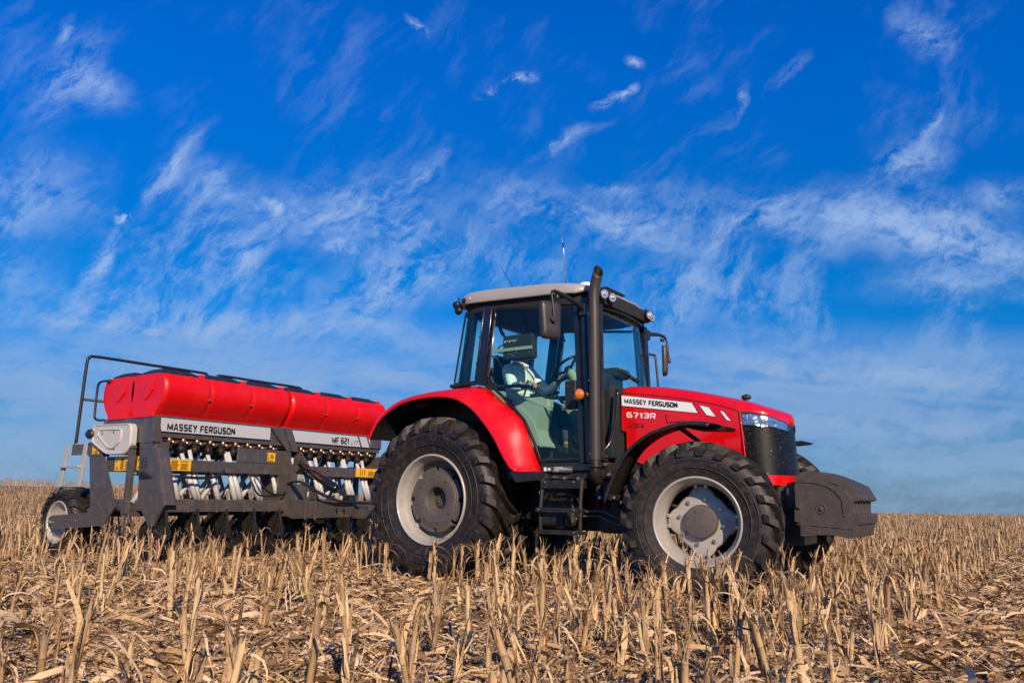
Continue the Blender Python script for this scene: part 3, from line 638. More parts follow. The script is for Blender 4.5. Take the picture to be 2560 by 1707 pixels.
# mirrors
def mirror(sg):
    b = MB(); Y = lambda y: sg*y
    b.tube(smoothline([(1.87, Y(-.74), 2.69), (1.87, Y(-.86), 2.72), (1.86, Y(-1.12), 2.76), (1.85, Y(-1.30), 2.77)]), [.034, .032, .030, .028, .026, .025, .024, .023, .022, .021, .02, .02, .02], 10)
    b.tube(smoothline([(1.85, Y(-1.29), 2.77), (1.85, Y(-1.345), 2.755), (1.86, Y(-1.36), 2.70), (1.885, Y(-1.36), 2.50), (1.885, Y(-1.36), 2.44)], 3), .013, 8)
    b.box2((1.83, Y(-.735), 2.63), (1.90, Y(-.79), 2.75)); b.cyl((1.85, Y(-1.25), 2.70), (1.85, Y(-1.25), 2.74), .026, 12)
    o = b.build('mirror_arm', M['plastic'], tractor, bevel=.004)
    b = MB(); c = Vector((1.83, Y(-1.35), 2.475)); n = Vector((.92, sg*-.39, 0)).normalized(); h = Vector((-n.y, n.x, 0))
    pl = smooth_corner([(-.123, .182), (.123, .182), (.114, -.182), (-.096, -.187)], .042); rows = []
    for d, k in ((-.03, .93), (-.028, 1), (.0, 1), (.018, .97), (.034, .86), (.038, .6)): rows.append([c+h*p*k*sg+Vector((0, 0, q*k))+n*d for p, q in pl])
    b.grid(rows, wrap=True); b.add(rows[-1], [tuple(range(len(pl)))]); b.cyl(c+n*.03, c+n*.075, .028, 14)
    m_ = b.build('mirror_housing', M['mirror'], o)
    b = MB(); b.add([p-n*.001 for p in rows[0]], [tuple(range(len(pl)))]); b.build('mirror_glass', M['chrome'], o)
both(mirror)
b = MB(); b.tube(smoothline([(1.90, .76, 2.46), (1.93, .80, 2.45), (1.955, .80, 2.40), (1.99, .80, 1.90), (1.99, .78, 1.80)]), .014, 8); b.build('grab_rail', M['plastic'], tractor)
b = MB(); b.tube([(1.955, -.76, 1.80), (1.93, -.86, 1.80)], .030, 12); b.build('indicator', M['plastic'], tractor)
ind = bpy.data.objects['indicator']
b = MB(); b.ball((1.895, -.90, 1.80), (.052, .040, .056)); b.build('indicator_lens', M['amber'], ind)
b = MB(); b.ball((1.918, -.905, 1.80), (.036, .038, .052)); b.build('indicator_lens', M['lens'], ind)

# steps up to the cab
b = MB()
for x_ in (1.445, 1.895):
    b.tube([(x_, -.78, 1.02), (x_, -.86, .97), (x_, -.90, .70), (x_, -.90, .455)], .022, 6, smooth=False)
for z_ in (.675, .465): b.box2((1.43, -.97, z_-.015), (1.91, -.80, z_+.012)); b.box2((1.43, -.975, z_-.02), (1.91, -.965, z_+.025))
b.box2((1.44, -.90, .885), (1.90, -.78, .965)); b.box2((1.55, -.78, .50), (1.64, -.74, .62))
for x_, z_ in ((1.50, .945), (1.83, .945), (1.47, .68), (1.87, .68), (1.87, .47), (1.90, .60)): hexbolt(b, x_, -.905 if z_ > .8 else -.976, z_, .012, .012, 1)
st = b.build('cab_step', [M['under'], M['bolt']], tractor, bevel=.004)
b = MB(); b.box2((1.375, -.742, 1.055), (1.475, -.738, 1.105)); b.box2((1.485, -.742, 1.05), (1.72, -.738, 1.105)); b.build('warning_plate', M['disc'], tractor)
b = MB()
for i in range(4): b.box2((1.51, -.744, 1.062+.011*i), (1.51+.05*(1+(i*7) % 4), -.7425, 1.066+.011*i))
b.box2((1.385, -.744, 1.062), (1.415, -.7425, 1.098)); b.box2((1.43, -.744, 1.07), (1.462, -.7425, 1.09)); b.build('warning_print', M['white'], tractor)

# bonnet
RIDGE = [(2.09, 1.885), (2.133, 1.937), (2.528, 1.902), (2.823, 1.846), (3.203, 1.752), (3.409, 1.692), (3.56, 1.632), (3.66, 1.592), (3.70, 1.565)]
CURV = [(3.33, .42), (3.45, .41), (3.55, .372), (3.62, .29), (3.662, .17), (3.685, .06)]
def hw(x): return .42 if x < 3.33 else curve(CURV, x)
def lampz(x): return curve([(3.33, 1.590), (3.45, 1.582), (3.60, 1.548), (3.69, 1.495)], x)
rows = []
for x, zl in [(2.115, 1.470), (2.118, 1.470), (2.165, 1.455), (2.166, 1.265), (2.3, 1.22), (2.528, 1.2), (2.68, 1.2), (2.823, 1.2), (3.0, 1.2), (3.203, 1.19), (3.29, 1.19), (3.33, 1.186), (3.345, None), (3.40, None), (3.45, None), (3.50, None), (3.55, None), (3.60, None), (3.64, None), (3.67, None), (3.69, None)]:
    z = curve(RIDGE, x); w_ = hw(x)
    if zl is None: zl = lampz(x); zs = min(z-.03, max(zl+.015, z-.09))
    else: zs = z-.085
    k = w_/.42
    half = [(w_, zl), (w_, lerp(zl, zs, .5)), (w_, zs), (w_-.006*k, zs+.02), (w_-.03*k, z-.035), (w_-.075*k, z-.010), (w_-.16*k, z+.004), (0, z+.018)]
    rows.append([(x, -y, q) for y, q in half]+[(x, y, q) for y, q in half[-2::-1]])
b = MB(); b.grid(rows); b.add(rows[-1], [tuple(range(len(rows[-1])))]); b.add(rows[0], [tuple(range(len(rows[0])))])
b.xz([(2.20, 1.19), (2.20, 1.30), (3.38, 1.24), (3.39, 1.17), (3.2, 1.16), (2.8, 1.12), (2.4, 1.10)], -.419, .419)
bon = b.build('bonnet', M['red'], tractor, bevel=.004)
plan = smoothline([(3.33, -.42, 0), (3.40, -.418, 0), (3.47, -.408, 0), (3.55, -.372, 0), (3.62, -.29, 0), (3.662, -.17, 0), (3.685, 0, 0), (3.662, .17, 0), (3.62, .29, 0), (3.55, .372, 0), (3.47, .408, 0), (3.40, .418, 0), (3.33, .42, 0)], 4)
def strip(zlo, zhi, out_=0, i0=0, i1=None, k=3):
    i1 = len(plan)-1 if i1 is None else i1; rows = []
    for j in range(k+1):
        row = []
        for i in range(i0, i1+1):
            p = plan[i]; a = plan[max(0, i-1)]; c = plan[min(len(plan)-1, i+1)]; n = Vector((c.y-a.y, -(c.x-a.x), 0)).normalized()
            lo = zlo(p) if callable(zlo) else zlo; hi = zhi(p) if callable(zhi) else zhi
            z = lerp(lo, hi, j/k); q = p+n*out_; row.append((q.x+.075*(1.55-z)*.55, q.y, z))
        rows.append(row)
    return rows
b = MB(); b.grid(strip(1.015, lambda p: lampz(p.x)+.004, .0)); gr = b.build('grille', M['grille'], tractor)
b = MB(); b.grid(strip(.925, 1.015, .012)); b.grid([strip(.925, 1.015, .012)[-1], strip(1.015, 1.02, -.05)[0]]); b.grid([strip(.925, 1, .012)[0], strip(.90, 1, -.08)[0]])
b.build('grille_surround', M['red'], tractor)
for sg in (1, -1): b = MB(); b.tube([p+Vector((.04, -.001, 0)) for p in [Vector((3.315+.10*(1.59-z)*.75-.02, sg*-.421, z)) for z in (1.59, 1.47, 1.33, 1.19, 1.02)]], .010, 8); b.build('grille_trim', M['red'], tractor)
def lz(p): return lerp(lampz(p.x)-.012, lampz(p.x)-.112, 1) if p.x < 3.5 else lerp(lampz(p.x)-.116, lampz(p.x)-.075, (p.x-3.5)/.19)
n_ = len(plan)-1
for i0, i1 in ((1, 22), (n_-22, n_-1)):
    b = MB(); b.grid(strip(lambda p: lz(p)-.006, lambda p: lampz(p.x)-.004, .004, i0, i1)); o = b.build('headlamp', M['gloss'], tractor)
    b = MB(); b.grid(strip(lz, lambda p: lampz(p.x)-.012, .008, i0+1, i1-1, 4)); b.build('reflector', M['reflector'], o)
    b = MB()
    for q in (3, 6, 9, 12):
        i = i0+q if i0 == 1 else i1-q
        for j in range(2): pass
        r0 = strip(lz, lambda p: lampz(p.x)-.012, .011, i, min(i+1, n_), 4); b.tube([r[0] for r in r0], .0045, 6)
    r0 = strip(lz, lambda p: lampz(p.x)-.012, .011, i0+1, i1-6 if i0 == 1 else i1-1, 4); b.tube(r0[2], .003, 6)
    b.build('lamp_divider', M['chrome'], o)
    b = MB(); b.grid(strip(lambda p: lz(p)-.004, lambda p: lampz(p.x)-.006, .018, i0, i1)); b.build('lamp_cover', M['lens'], o)
b = MB(); b.ball((3.665, 0, 1.53), (.045, .10, .065)); b.build('nose_badge_mount', M['red'], bon)
b = MB(); yb = -.4215
seam = smoothline([(2.125, yb, 1.856), (2.511, yb, 1.80), (2.869, yb, 1.734), (3.22, yb, 1.645), (3.325, yb, 1.600)]); b.tube(seam, .0035, 6); b.tube([(3.325, yb, 1.6), (3.372, yb, 1.33), (3.392, yb, 1.18)], .0035, 6)
b.build('panel_gap', M['plastic'], bon)
b = MB(); b.ball((3.25, .05, 1.79), (.05, .04, .03)); b.build('bonnet_catch', M['plastic'], bon)
b = MB()
for pl in ([(2.119, 1.828), (2.868, 1.709), (2.927, 1.607), (2.119, 1.723)], [(2.945, 1.68), (3.039, 1.654), (3.102, 1.562), (3.015, 1.582)], [(3.147, 1.616), (3.179, 1.606), (3.248, 1.516), (3.208, 1.526)]): b.xz(pl, -.4245, -.41)
dec = b.build('bonnet_stripe', M['white'], bon)
b = MB()
for pl in ([(2.119, 1.836), (2.875, 1.716), (2.941, 1.601), (2.119, 1.715)], [(2.935, 1.686), (3.043, 1.660), (3.112, 1.555), (3.010, 1.576)], [(3.139, 1.622), (3.182, 1.612), (3.256, 1.509), (3.202, 1.521)]): b.xz(pl, -.4225, -.41)
b.build('stripe_border', M['ink'], bon)
text('MASSEY FERGUSON', 'lettering', ((2.150, -.4250, 1.745), (2.725, -.4250, 1.668), (2.150, -.4250, 1.795)), M['ink'], bon, .22)
text('6713R', 'lettering', ((2.172, -.4225, 1.600), (2.492, -.4225, 1.572), (2.172, -.4225, 1.655)), M['white'], bon, .17)
text('Dyna-4', 'lettering', ((2.172, -.4225, 1.492), (2.350, -.4225, 1.482), (2.176, -.4225, 1.540)), M['ink'], bon, .15, .25)
b = MB(); b.xz([(2.235, 1.538), (2.335, 1.528), (2.335, 1.522), (2.235, 1.532)], -.4235, -.41); b.build('lettering_bar', M['ink'], bon)
b = MB(); b.xz([(2.60, 1.618), (2.825, 1.578), (2.845, 1.535), (2.615, 1.53)], -.432, -.41); b.xz([(2.635, 1.60), (2.81, 1.567), (2.82, 1.543), (2.64, 1.54)], -.4345, -.425); b.build('side_vent', M['red'], bon, bevel=.006)
# front axle mudguard
def front_guard(sg):
    o_ = smoothline([(2.262, 0, .757), (2.335, 0, .945), (2.487, 0, 1.193), (2.635, 0, 1.318), (2.79, 0, 1.392), (3.023, 0, 1.447), (3.16, 0, 1.452), (3.30, 0, 1.432)], 4)
    rows = []
    for p in o_:
        n = Vector((p.x-3.067, 0, p.z-.6)).normalized(); t = 1
        q = [(-1.135, -.03), (-1.125, -.004), (-1.09, .006), (-.95, .010), (-.80, 0)]
        rows.append([(p.x+n.x*h, sg*y, p.z+n.z*h) for y, h in q])
    b = MB(); b.grid(rows); o = b.build('front_mudguard', M['plastic'], tractor, solid=.012)
    b = MB(); b.box((2.42, sg*-.86, .80), (.05, .06, .22), rotm('Y', 25)); b.tube([(2.40, sg*-.95, .84), (2.62, sg*-.66, .78), (2.9, sg*-.62, .68)], .025, 8); b.tube([(2.95, sg*-.95, 1.43), (3.06, sg*-.72, 1.30), (3.067, sg*-.62, .75)], .024, 8)
    b.box((2.34, sg*-1.02, .80), (.03, .22, .05), rotm('Y', 20)); hexbolt(b, 2.37, -1.10 if sg > 0 else 1.0, .80, .016, .02, 1); hexbolt(b, 2.45, -1.0, .80, .014, .02, 1)
    b.xz([(2.96, 1.437), (3.03, 1.47), (3.36, 1.425), (3.33, 1.395), (3.05, 1.41)], sg*-.84, sg*-.60)
    b.build('mudguard_bracket', [M['under'], M['bolt']], o, bevel=.006)
both(front_guard)

# front weights: one shaped end plate, thin plates stacked across
b = MB(); side = [(3.793, .889), (3.806, .996), (3.864, 1.030), (3.905, 1.012), (3.957, .985), (4.05, .958), (4.132, .915), (4.20, .875), (4.250, .805), (4.244, .666), (4.288, .657), (4.265, .583), (4.252, .486), (4.201, .484), (4.112, .505), (3.937, .503), (3.918, .493), (3.823, .490), (3.820, .600), (3.778, .613)]
b.xz(side, -.42, -.345); b.xz([(3.79, .95), (3.95, .945), (4.06, .915), (4.13, .87), (4.18, .80), (4.19, .66), (4.205, .66), (4.20, .81), (4.145, .89), (4.07, .935), (3.95, .965), (3.79, .97)], -.428, -.415)
b.xz([(3.80, .595), (3.93, .592), (4.26, .565), (4.26, .556), (3.93, .580), (3.80, .583)], -.427, -.415)
b.lathe([(.045, -.420), (.042, -.426), (.036, -.426), (.033, -.420)], (4.008, 0, .723), 28); b.lathe([(.018, -.418), (.016, -.434), (0, -.436)], (4.008, 0, .723), 16)
b.xz([(3.828, .580), (3.900, .578), (3.900, .519), (3.828, .519)], -.424, -.415); b.xz([(3.80, .895), (3.835, .895), (3.835, .72), (3.80, .735)], -.44, -.41)
for i in range(3): b.box2((3.840, -.4265, .530+.016*i), (3.888-.012*(i % 2), -.4235, .537+.016*i))
wt = b.build('front_weight', M['weight'], tractor, bevel=.007, segs=2)
slat = [(3.80, .50), (3.80, 1.02), (3.87, 1.052), (3.95, 1.050), (4.035, 1.025), (4.15, .975), (4.25, .925), (4.312, .808), (4.300, .795), (4.258, .788), (4.252, .690), (4.306, .678), (4.300, .600), (4.278, .590), (4.262, .490), (4.10, .50)]
def plate(y0, y1):
    b = MB(); b.xz([(x+(0 if x < 3.9 else .0), z) for x, z in slat], y0, y1); return b.build('weight_plate', M['weight'], wt, bevel=.011, segs=2)
N_ = 13; stp = .765/N_
p0 = plate(-.343, -.343+stp-.014)
for i in range(1, N_):
    c = p0.copy(); COL.objects.link(c); c.parent = wt; c.location = (-.004*(i % 2), stp*i, -.003*(i % 2))
b = MB(); b.box2((3.60, -.30, .70), (3.82, .30, .93)); b.box2((3.70, -.36, .72), (3.80, -.29, .91)); b.box2((3.55, -.22, .40), (3.80, .22, .72)); b.build('weight_carrier', M['frame'], tractor, bevel=.01)
b = MB(); b.xz([(3.97, .925), (4.10, .875), (4.14, .90), (4.135, .93), (4.0, .975)], -.352, -.338); b.build('weight_slot', M['ink'], wt)
b = MB(); b.xz([(3.52, 1.375), (3.62, 1.385), (3.70, 1.365), (3.66, 1.35), (3.54, 1.34)], .56, .74); b.build('mudguard_tip', M['ink'], tractor)

# inside the cab
b = MB(); b.box2((.30, -.24, 1.62), (.82, .24, 1.74)); b.box2((.22, -.23, 1.74), (.36, .23, 2.30)); b.box2((.28, -.16, 2.30), (.35, .16, 2.46)); b.box2((.38, -.17, 1.30), (.78, .17, 1.62)); b.build('driver_seat', M['seatm'], tractor, bevel=.05, segs=3)
b = MB(); c = Vector((1.245, -.02, 2.235)); ax = Vector((-.62, 0, .78)).normalized(); u_ = Vector((0, 1, 0)); v_ = ax.cross(u_)
b.tube([c+(u_*math.cos(a)+v_*math.sin(a))*.205 for a in [2*math.pi*i/40 for i in range(40)]], .016, 8, closed=True)
for a in (.2, 2.3, 4.4): b.tube([c-ax*.03, c+(u_*math.cos(a)+v_*math.sin(a))*.20], .016, 8)
b.tube([c-ax*.06, c+ax*.01], .045, 14); sw = b.build('steering_wheel', M['plastic'], tractor)
b = MB(); b.tube([c-ax*.03, c-ax*.35, (1.55, -.02, 1.60), (1.62, -.02, 1.2)], [.05, .06, .11, .13], 12); b.box2((1.42, -.22, 1.75), (1.72, .20, 1.98)); b.build('steering_column', M['interior'], tractor, bevel=.03)
b = MB(); b.box2((1.55, -.18, 1.96), (1.80, .28, 2.14)); b.box2((1.66, .0, 2.1), (1.86, .34, 2.21)); b.box2((1.75, -.42, 1.18), (2.02, .42, 1.95)); b.build('dashboard', M['liner'], tractor, bevel=.04, segs=3)
b = MB(); b.box2((.67, -.50, 2.305), (1.085, -.40, 2.59)); mo = b.build('monitor_box', M['liner'], tractor, bevel=.025, segs=3)
b = MB(); b.box2((.56, -.515, 2.405), (1.075, -.50, 2.44)); b.build('monitor_rail', M['interior'], mo)
b = MB()
for i in range(6): b.box2((.70+.03*i, -.5035, 2.505+.012*(i % 2)), (.718+.03*i, -.5015, 2.53))
for q in ((.76, 2.37), (.80, 2.36), (.86, 2.38), (.82, 2.34), (1.03, 2.37)): b.box2((q[0], -.5035, q[1]), (q[0]+.008, -.5015, q[1]+.008))
b.build('monitor_print', M['plate'], mo)
b = MB(); b.tube([(.92, -.46, 2.58), (.94, -.46, 2.80)], .010, 6); b.tube(smoothline([(.68, -.46, 2.50), (.60, -.46, 2.48), (.58, -.46, 2.42), (.66, -.46, 2.40)]), .007, 6); b.tube(smoothline([(.62, -.5, 2.33), (.56, -.55, 2.36), (.55, -.6, 2.36)]), .012, 6); b.tube(smoothline([(.66, -.46, 2.60), (.60, -.45, 2.70), (.66, -.44, 2.75)]), .02, 6); b.build('monitor_bracket', M['plastic'], mo)
b = MB(); b.box2((.74, -.42, 1.74), (1.24, -.30, 1.88)); b.box2((.45, -.43, 1.70), (.80, -.30, 1.90)); b.build('control_console', M['interior'], tractor, bevel=.03, segs=3)
b = MB()
for p, q, r_ in (((.86, -.36, 1.86), (.94, -.37, 2.08), .015), ((1.0, -.36, 1.86), (1.10, -.38, 2.03), .018), ((1.03, .36, 2.0), (1.05, .36, 2.25), .016)): b.tube([p, q], [r_*.6, r_], 8)
b.box2((.98, -.40, 1.84), (1.06, -.32, 1.92)); b.box2((1.03, .33, 2.2), (1.20, .38, 2.24)); b.build('control_lever', M['plastic'], tractor)
# ------------------------------------------------------------------ seed drill
drill = empty('seed_drill', (-4.3, 0, GZ))
tag(drill, 'wide grain seed drill with red plastic hoppers and dark grey frame, hitched behind the tractor', 'seed drill')
# hopper: two tanks end to end in front, two behind
def hopper(y0, y1, front):
    prof = [(-.05, .0), (-.01, .06), (.07, .15), (.130, .25), (.152, .35), (.140, .44), (.095, .52), (.04, .555), (-.10, .562)]
    pts = [(p.x, p.y) for p in [Vector((q[0], q[1], 0)) for q in prof]]
    pts = [(q.x, q.y) for q in smoothline([(a, c, 0) for a, c in pts], 3)]
    n = 60; rows = []
    xf = -3.66 if front else -4.86; sg = 1 if front else -1
    for i in range(n+1):
        t = i/n; t = .5-.5*math.cos(math.pi*t) if False else t; y = lerp(y0, y1, t); d = min(t, 1-t)*(y1-y0)
        e = min(1, d/.05); k = .92+.08*math.sqrt(1-(1-e)**2)            # rounded ends
        for r in (1/3, 2/3):                                              # moulded grooves between the cells
            dd = abs(t-r)*(y1-y0)
            if dd < .026: k *= .955+.03*(dd/.026)
        cxx = xf-sg*.27; row = []
        for a, c in pts: row.append((cxx+sg*(a+.27)*(1-(1-k)*.9), y, 1.76+c))
        for a, c in pts[::-1]: row.append((cxx-sg*(.30+a*.45)*(1-(1-k)*.5), y, 1.76+c))
        rows.append(row)
    b = MB(); b.grid(rows)
    for r in (rows[0], rows[-1]): b.add(r, [tuple(range(len(r)))])
    # end wall reliefs
    for (yy, s_) in ((y0, -1), (y1, 1)):
        for za, zb_, wd in ((2.24, 1.98, .17), (1.76, 1.93, .20)):
            cx = xf-sg*.27; zz = [(cx-wd, za), (cx+wd, za), (cx+wd*.9, lerp(za, zb_, .5)), (cx, zb_), (cx-wd*.9, lerp(za, zb_, .5))]
            b.xz(zz, yy+s_*.018, yy-s_*.05)
    o = b.build('hopper', M['red_plastic'], drill, bevel=.012, segs=3)
    return o, sg, xf
for y0, y1 in ((-1.97, .035), (.085, 2.08)):
    for fr in (True, False):
        o, sg, xf = hopper(y0, y1, fr)
        b = MB()
        for r in (1/3, 2/3): hexbolt(b, xf+sg*.135, lerp(y0, y1, r), 2.02, .016, .03)
        if fr: b.build('bolt', M['bolt'], o)
        L_ = (y1-y0)/3
        for i in range(3):
            a = y0+L_*i+.03; c = a+L_-.13; cx = xf-sg*.26
            b = MB(); rows = []
            for z_, ix, iy in ((2.300, -.03, .0), (2.350, -.03, .0), (2.362, -.01, .02), (2.400, .06, .08), (2.405, .09, .10)):
                x0, x1 = cx-.20+ix, cx+.20-ix; rows.append([(x0, a+iy, z_), (x1, a+iy, z_), (x1, c-iy, z_), (x0, c-iy, z_)])
            b.grid(rows, wrap=True, smooth=False); b.add(rows[-1], [(0, 1, 2, 3)]); b.add(rows[0], [(0, 1, 2, 3)])
            for q in (.2, .5, .8): b.box2((cx+sg*.20, lerp(a, c, q)-.03, 2.315), (cx+sg*.245, lerp(a, c, q)+.03, 2.352))
            l_ = b.build('hopper_lid', M['plastic'], o, bevel=.008)
            b = MB(); b.box2((cx-.235, c+.005, 2.28), (cx+.245, c+.095, 2.372)); b.build('hopper_ridge', M['red_plastic'], o, bevel=.015)

# metal bed under the hoppers
b = MB()
b.box2((-4.90, -1.97, 1.60), (-3.63, 2.08, 1.775)); b.xz([(-3.63, 1.775), (-4.90, 1.775), (-4.70, 1.44), (-3.74, 1.44)], -1.965, -1.93); b.xz([(-3.63, 1.775), (-4.90, 1.775), (-4.70, 1.44), (-3.74, 1.44)], 2.04, 2.075)
b.box2((-3.66, -1.97, 1.555), (-3.63, 2.08, 1.60)); b.box2((-3.70, -1.94, 1.50), (-3.63, 2.05, 1.556)); b.box2((-4.85, -1.94, 1.44), (-4.60, 2.05, 1.62))
b.yz([(-.225, 1.745), (.15, 1.745), (.30, 1.43), (.09, 1.43)], -3.62, -3.585); b.yz([(-.01, 1.745), (.06, 1.745), (.215, 1.43), (.16, 1.43)], -3.585, -3.56)
b.xz([(-3.60, 1.77), (-3.58, 1.43), (-3.95, 1.43), (-3.95, 1.77)], -1.975, -1.94)
b.yz([(-2.02, 1.77), (-1.965, 1.77), (-1.89, 1.44), (-2.02, 1.44)], -3.625, -3.60)
b.build('hopper_bed', M['frame'], drill, bevel=.006)
b = MB(); b.box2((-3.628, -1.955, 1.572), (-3.60, -.225, 1.742)); b.box2((-3.628, .155, 1.576), (-3.60, 1.80, 1.742)); sp = b.build('sign_plate', M['plate'], drill, bevel=.003)
b = MB(); b.box2((-3.628, 1.80, 1.576), (-3.601, 2.06, 1.742)); b.build('sign_end', M['frame'], sp)
b = MB()
for y_, w_ in ((1.53, .022), (1.735, .020), (1.80, .026)): b.yz([(y_-.03, 1.742), (y_-.03+w_*1.6, 1.742), (y_+.05+w_*1.6, 1.577), (y_+.05, 1.577)], -3.606, -3.597)
b.build('sign_stripe', M['frame'], sp)
text('MASSEY FERGUSON', 'lettering', ((-3.597, -1.845, 1.592), (-3.597, -.83, 1.600), (-3.597, -1.845, 1.682)), M['ink'], sp, .22)
text('MF 621', 'lettering', ((-3.597, .96, 1.600), (-3.597, 1.315, 1.602), (-3.597, .96, 1.700)), M['ink'], sp, .22)
text('L17', 'lettering', ((-3.597, 1.36, 1.602), (-3.597, 1.50, 1.604), (-3.597, 1.36, 1.672)), M['ink'], sp, .12, .35)

# metering units in a row, with their drop tubes
b = MB(); b.box2((-4.0, -1.92, 1.36), (-3.76, 2.02, 1.50)); b.box2((-3.76, -1.92, 1.415), (-3.70, 2.02, 1.43)); b.tube([(-3.66, -1.92, 1.47), (-3.66, 2.02, 1.47)], .012, 8); b.box2((-4.55, -1.9, 1.36), (-4.3, 2.0, 1.46)); b.build('meter_bar', M['under'], drill, bevel=.008)
b = MB()
b.ball((-3.66, 0, 1.475), (.034, .034, .040), 10, 8, mi=1); b.tube([(-3.66, .03, 1.462), (-3.65, .06, 1.445), (-3.655, .10, 1.45), (-3.66, .125, 1.47)], [.020, .024, .024, .018], 8, mi=1)
b.box2((-3.76, -.05, 1.37), (-3.665, .05, 1.46)); b.tube([(-3.70, 0, 1.40), (-3.70, 0, 1.33)], [.05, .035], 10)
sm0 = b.build('seed_meter', [M['under'], M['brass']], drill)
def dtube(p, q, r=.030):
    p, q = Vector(p), Vector(q); k = p.lerp(q, .62)
    b = MB(); b.tube([p, k, k.lerp(q, .06), q], [r*.85, r, r*1.22, r*1.36], 12); return b.build('seed_tube', M['tube'], drill)
ta = dtube((-3.72, 0, 1.37), (-3.66, .20, .72)); tb = dtube((-3.80, .16, 1.38), (-4.02, -.20, .68), .027); tc = dtube((-4.40, 0, 1.40), (-4.42, .24, .70))
first = True
ys = [-1.76+.2*i for i in range(9)]+[.20+.2*i for i in range(9)]
for i, y in enumerate(ys):
    for src in (sm0, ta, tb, tc):
        if i == 0: src.location.y = y; continue
        c = src.copy(); COL.objects.link(c); c.parent = drill; c.location.y = y
        if src is ta: c.rotation_euler = (R((1.5, -3.5, 4.5, 0, -2)[i % 5]), 0, 0); c.location.y = y+(-.03, .05, -.08, 0, .04)[i % 5]
        if src is tb: c.location.y = y+(0, .03, -.03)[i % 3]; c.rotation_euler = (R((0, 2, -2.5, 1)[i % 4]), 0, 0)

# main frame
b = MB(); b.box2((-3.72, -1.93, 1.08), (-3.60, 1.99, 1.232)); b.build('upper_beam', M['frame'], drill, bevel=.010)
b = MB(); b.box2((-3.58, -1.96, .570), (-3.43, 1.99, .725))
for y in [-1.55+.42*i for i in range(9)]:
    b.box2((-3.59, y-.012, .56), (-3.42, y+.012, .735)); hexbolt(b, -3.43, y-.02, .745, .014, .0)
b.box2((-4.60, -1.96, .57), (-4.46, 1.99, .72)); b.build('lower_beam', M['frame'], drill, bevel=.010)
b = MB(); b.box2((-4.75, -1.96, 1.075), (-3.72, -1.84, 1.27)); b.box2((-4.75, 1.86, 1.075), (-3.72, 1.98, 1.27)); b.box2((-4.46, -1.955, .58), (-3.58, -1.86, .71)); b.box2((-4.46, 1.86, .58), (-3.58, 1.96, .71)); b.box2((-4.80, -1.9, 1.08), (-4.70, 1.95, 1.22)); b.build('side_beam', M['frame'], drill, bevel=.008)
for sg in (-1, 1):
    y = -1.985 if sg < 0 else 1.99
    b = MB(); b.xz([(-5.16, 1.45), (-4.88, 1.45), (-4.76, 1.275), (-4.355, .625), (-4.575, .40), (-4.89, .55), (-4.95, .60)], y-.012, y+.012); b.box2((-5.14, y-.02, 1.28), (-4.85, y+.12, 1.31)); b.build('end_plate', M['frame'], drill, bevel=.004)
    b = MB(); b.xz([(-3.985, 1.435), (-3.64, 1.435), (-3.34, .648), (-3.51, .40), (-3.62, .40), (-3.90, .70), (-3.93, 1.0)], y+.02, y+.05); b.box2((-3.66, y+.03, .72), (-3.60, y+.20, 1.44))
    b.prism([(0, 0), (.03, 0), (.03, .14), (0, .02)], lambda p, q, t: (-3.645+.30*(1.43-t)/.79+p-.01, y+.05+q, t), .66, 1.43)
    b.build('end_upright', M['frame'], drill, bevel=.005)
    b = MB(); b.box2((-4.10, y-.055, .545), (-4.02, y+.01, 1.40)); b.box2((-4.115, y-.06, .545), (-4.005, y+.0, .62)); b.tube([(-4.10, y-.03, .54), (-4.10, y-.03, .40), (-3.98, y-.03, .40), (-3.98, y-.03, .54)], .010, 6); b.box2((-4.07, y-.04, .30), (-4.05, y-.02, .54)); b.box2((-4.12, y-.065, 1.36), (-4.0, y-.0, 1.39)); b.build('parking_stand', M['frame'], drill, bevel=.006)
    b = MB(); b.xz([(-4.58, .565), (-4.575, .38), (-5.90, .295), (-5.985, .345), (-5.985, .45), (-5.90, .485)], y-.03, y-.005); hexbolt(b, -5.90, y-.03, .39, .03, .03, 1); hexbolt(b, -5.25, y-.03, .43, .016, .012, 1); b.build('wheel_arm', [M['frame'], M['bolt']], drill, bevel=.006)
# gearbox cover at the near end
b = MB(); pl = smooth_corner([(-5.02, 1.700), (-4.05, 1.685), (-4.035, 1.40), (-4.15, 1.285), (-4.60, 1.29), (-5.03, 1.475)], .09)
cx, cz = -4.5, 1.53; rows = []
for y, k in ((-1.98, 1), (-2.05, 1), (-2.065, .97), (-2.065, .90), (-2.055, .87)): rows.append([(cx+(p-cx)*k, y, cz+(q-cz)*k) for p, q in pl])
b.grid(rows, wrap=True, smooth=False); b.add(rows[-1], [tuple(range(len(pl)))])
pl2 = smooth_corner([(-4.85, 1.63), (-4.25, 1.615), (-4.27, 1.45), (-4.42, 1.36), (-4.55, 1.37), (-4.86, 1.56)], .05); rows = []
for y, k in ((-2.05, 1.0), (-2.075, .97), (-2.075, .90), (-2.062, .87)): rows.append([(-4.52+(p+4.52)*k, y, 1.52+(q-1.52)*k) for p, q in pl2])
b.grid(rows, wrap=True, smooth=False); b.add(rows[-1], [tuple(range(len(pl2)))])
for q in ((-4.72, 1.585), (-4.44, 1.585), (-4.40, 1.375)): hexbolt(b, q[0], -2.062, q[1], .018, .016, 1)
b.build('drive_cover', [M['cover'], M['bolt']], drill, bevel=.006)
b = MB(); b.tube([(-5.02, -1.98, 1.575), (-5.02, -2.05, 1.575), (-5.02, -2.10, 1.575)], [.075, .075, .06], 14); b.box2((-5.06, -2.12, 1.55), (-4.98, -2.07, 1.60)); b.build('adjuster_knob', M['plastic'], drill)
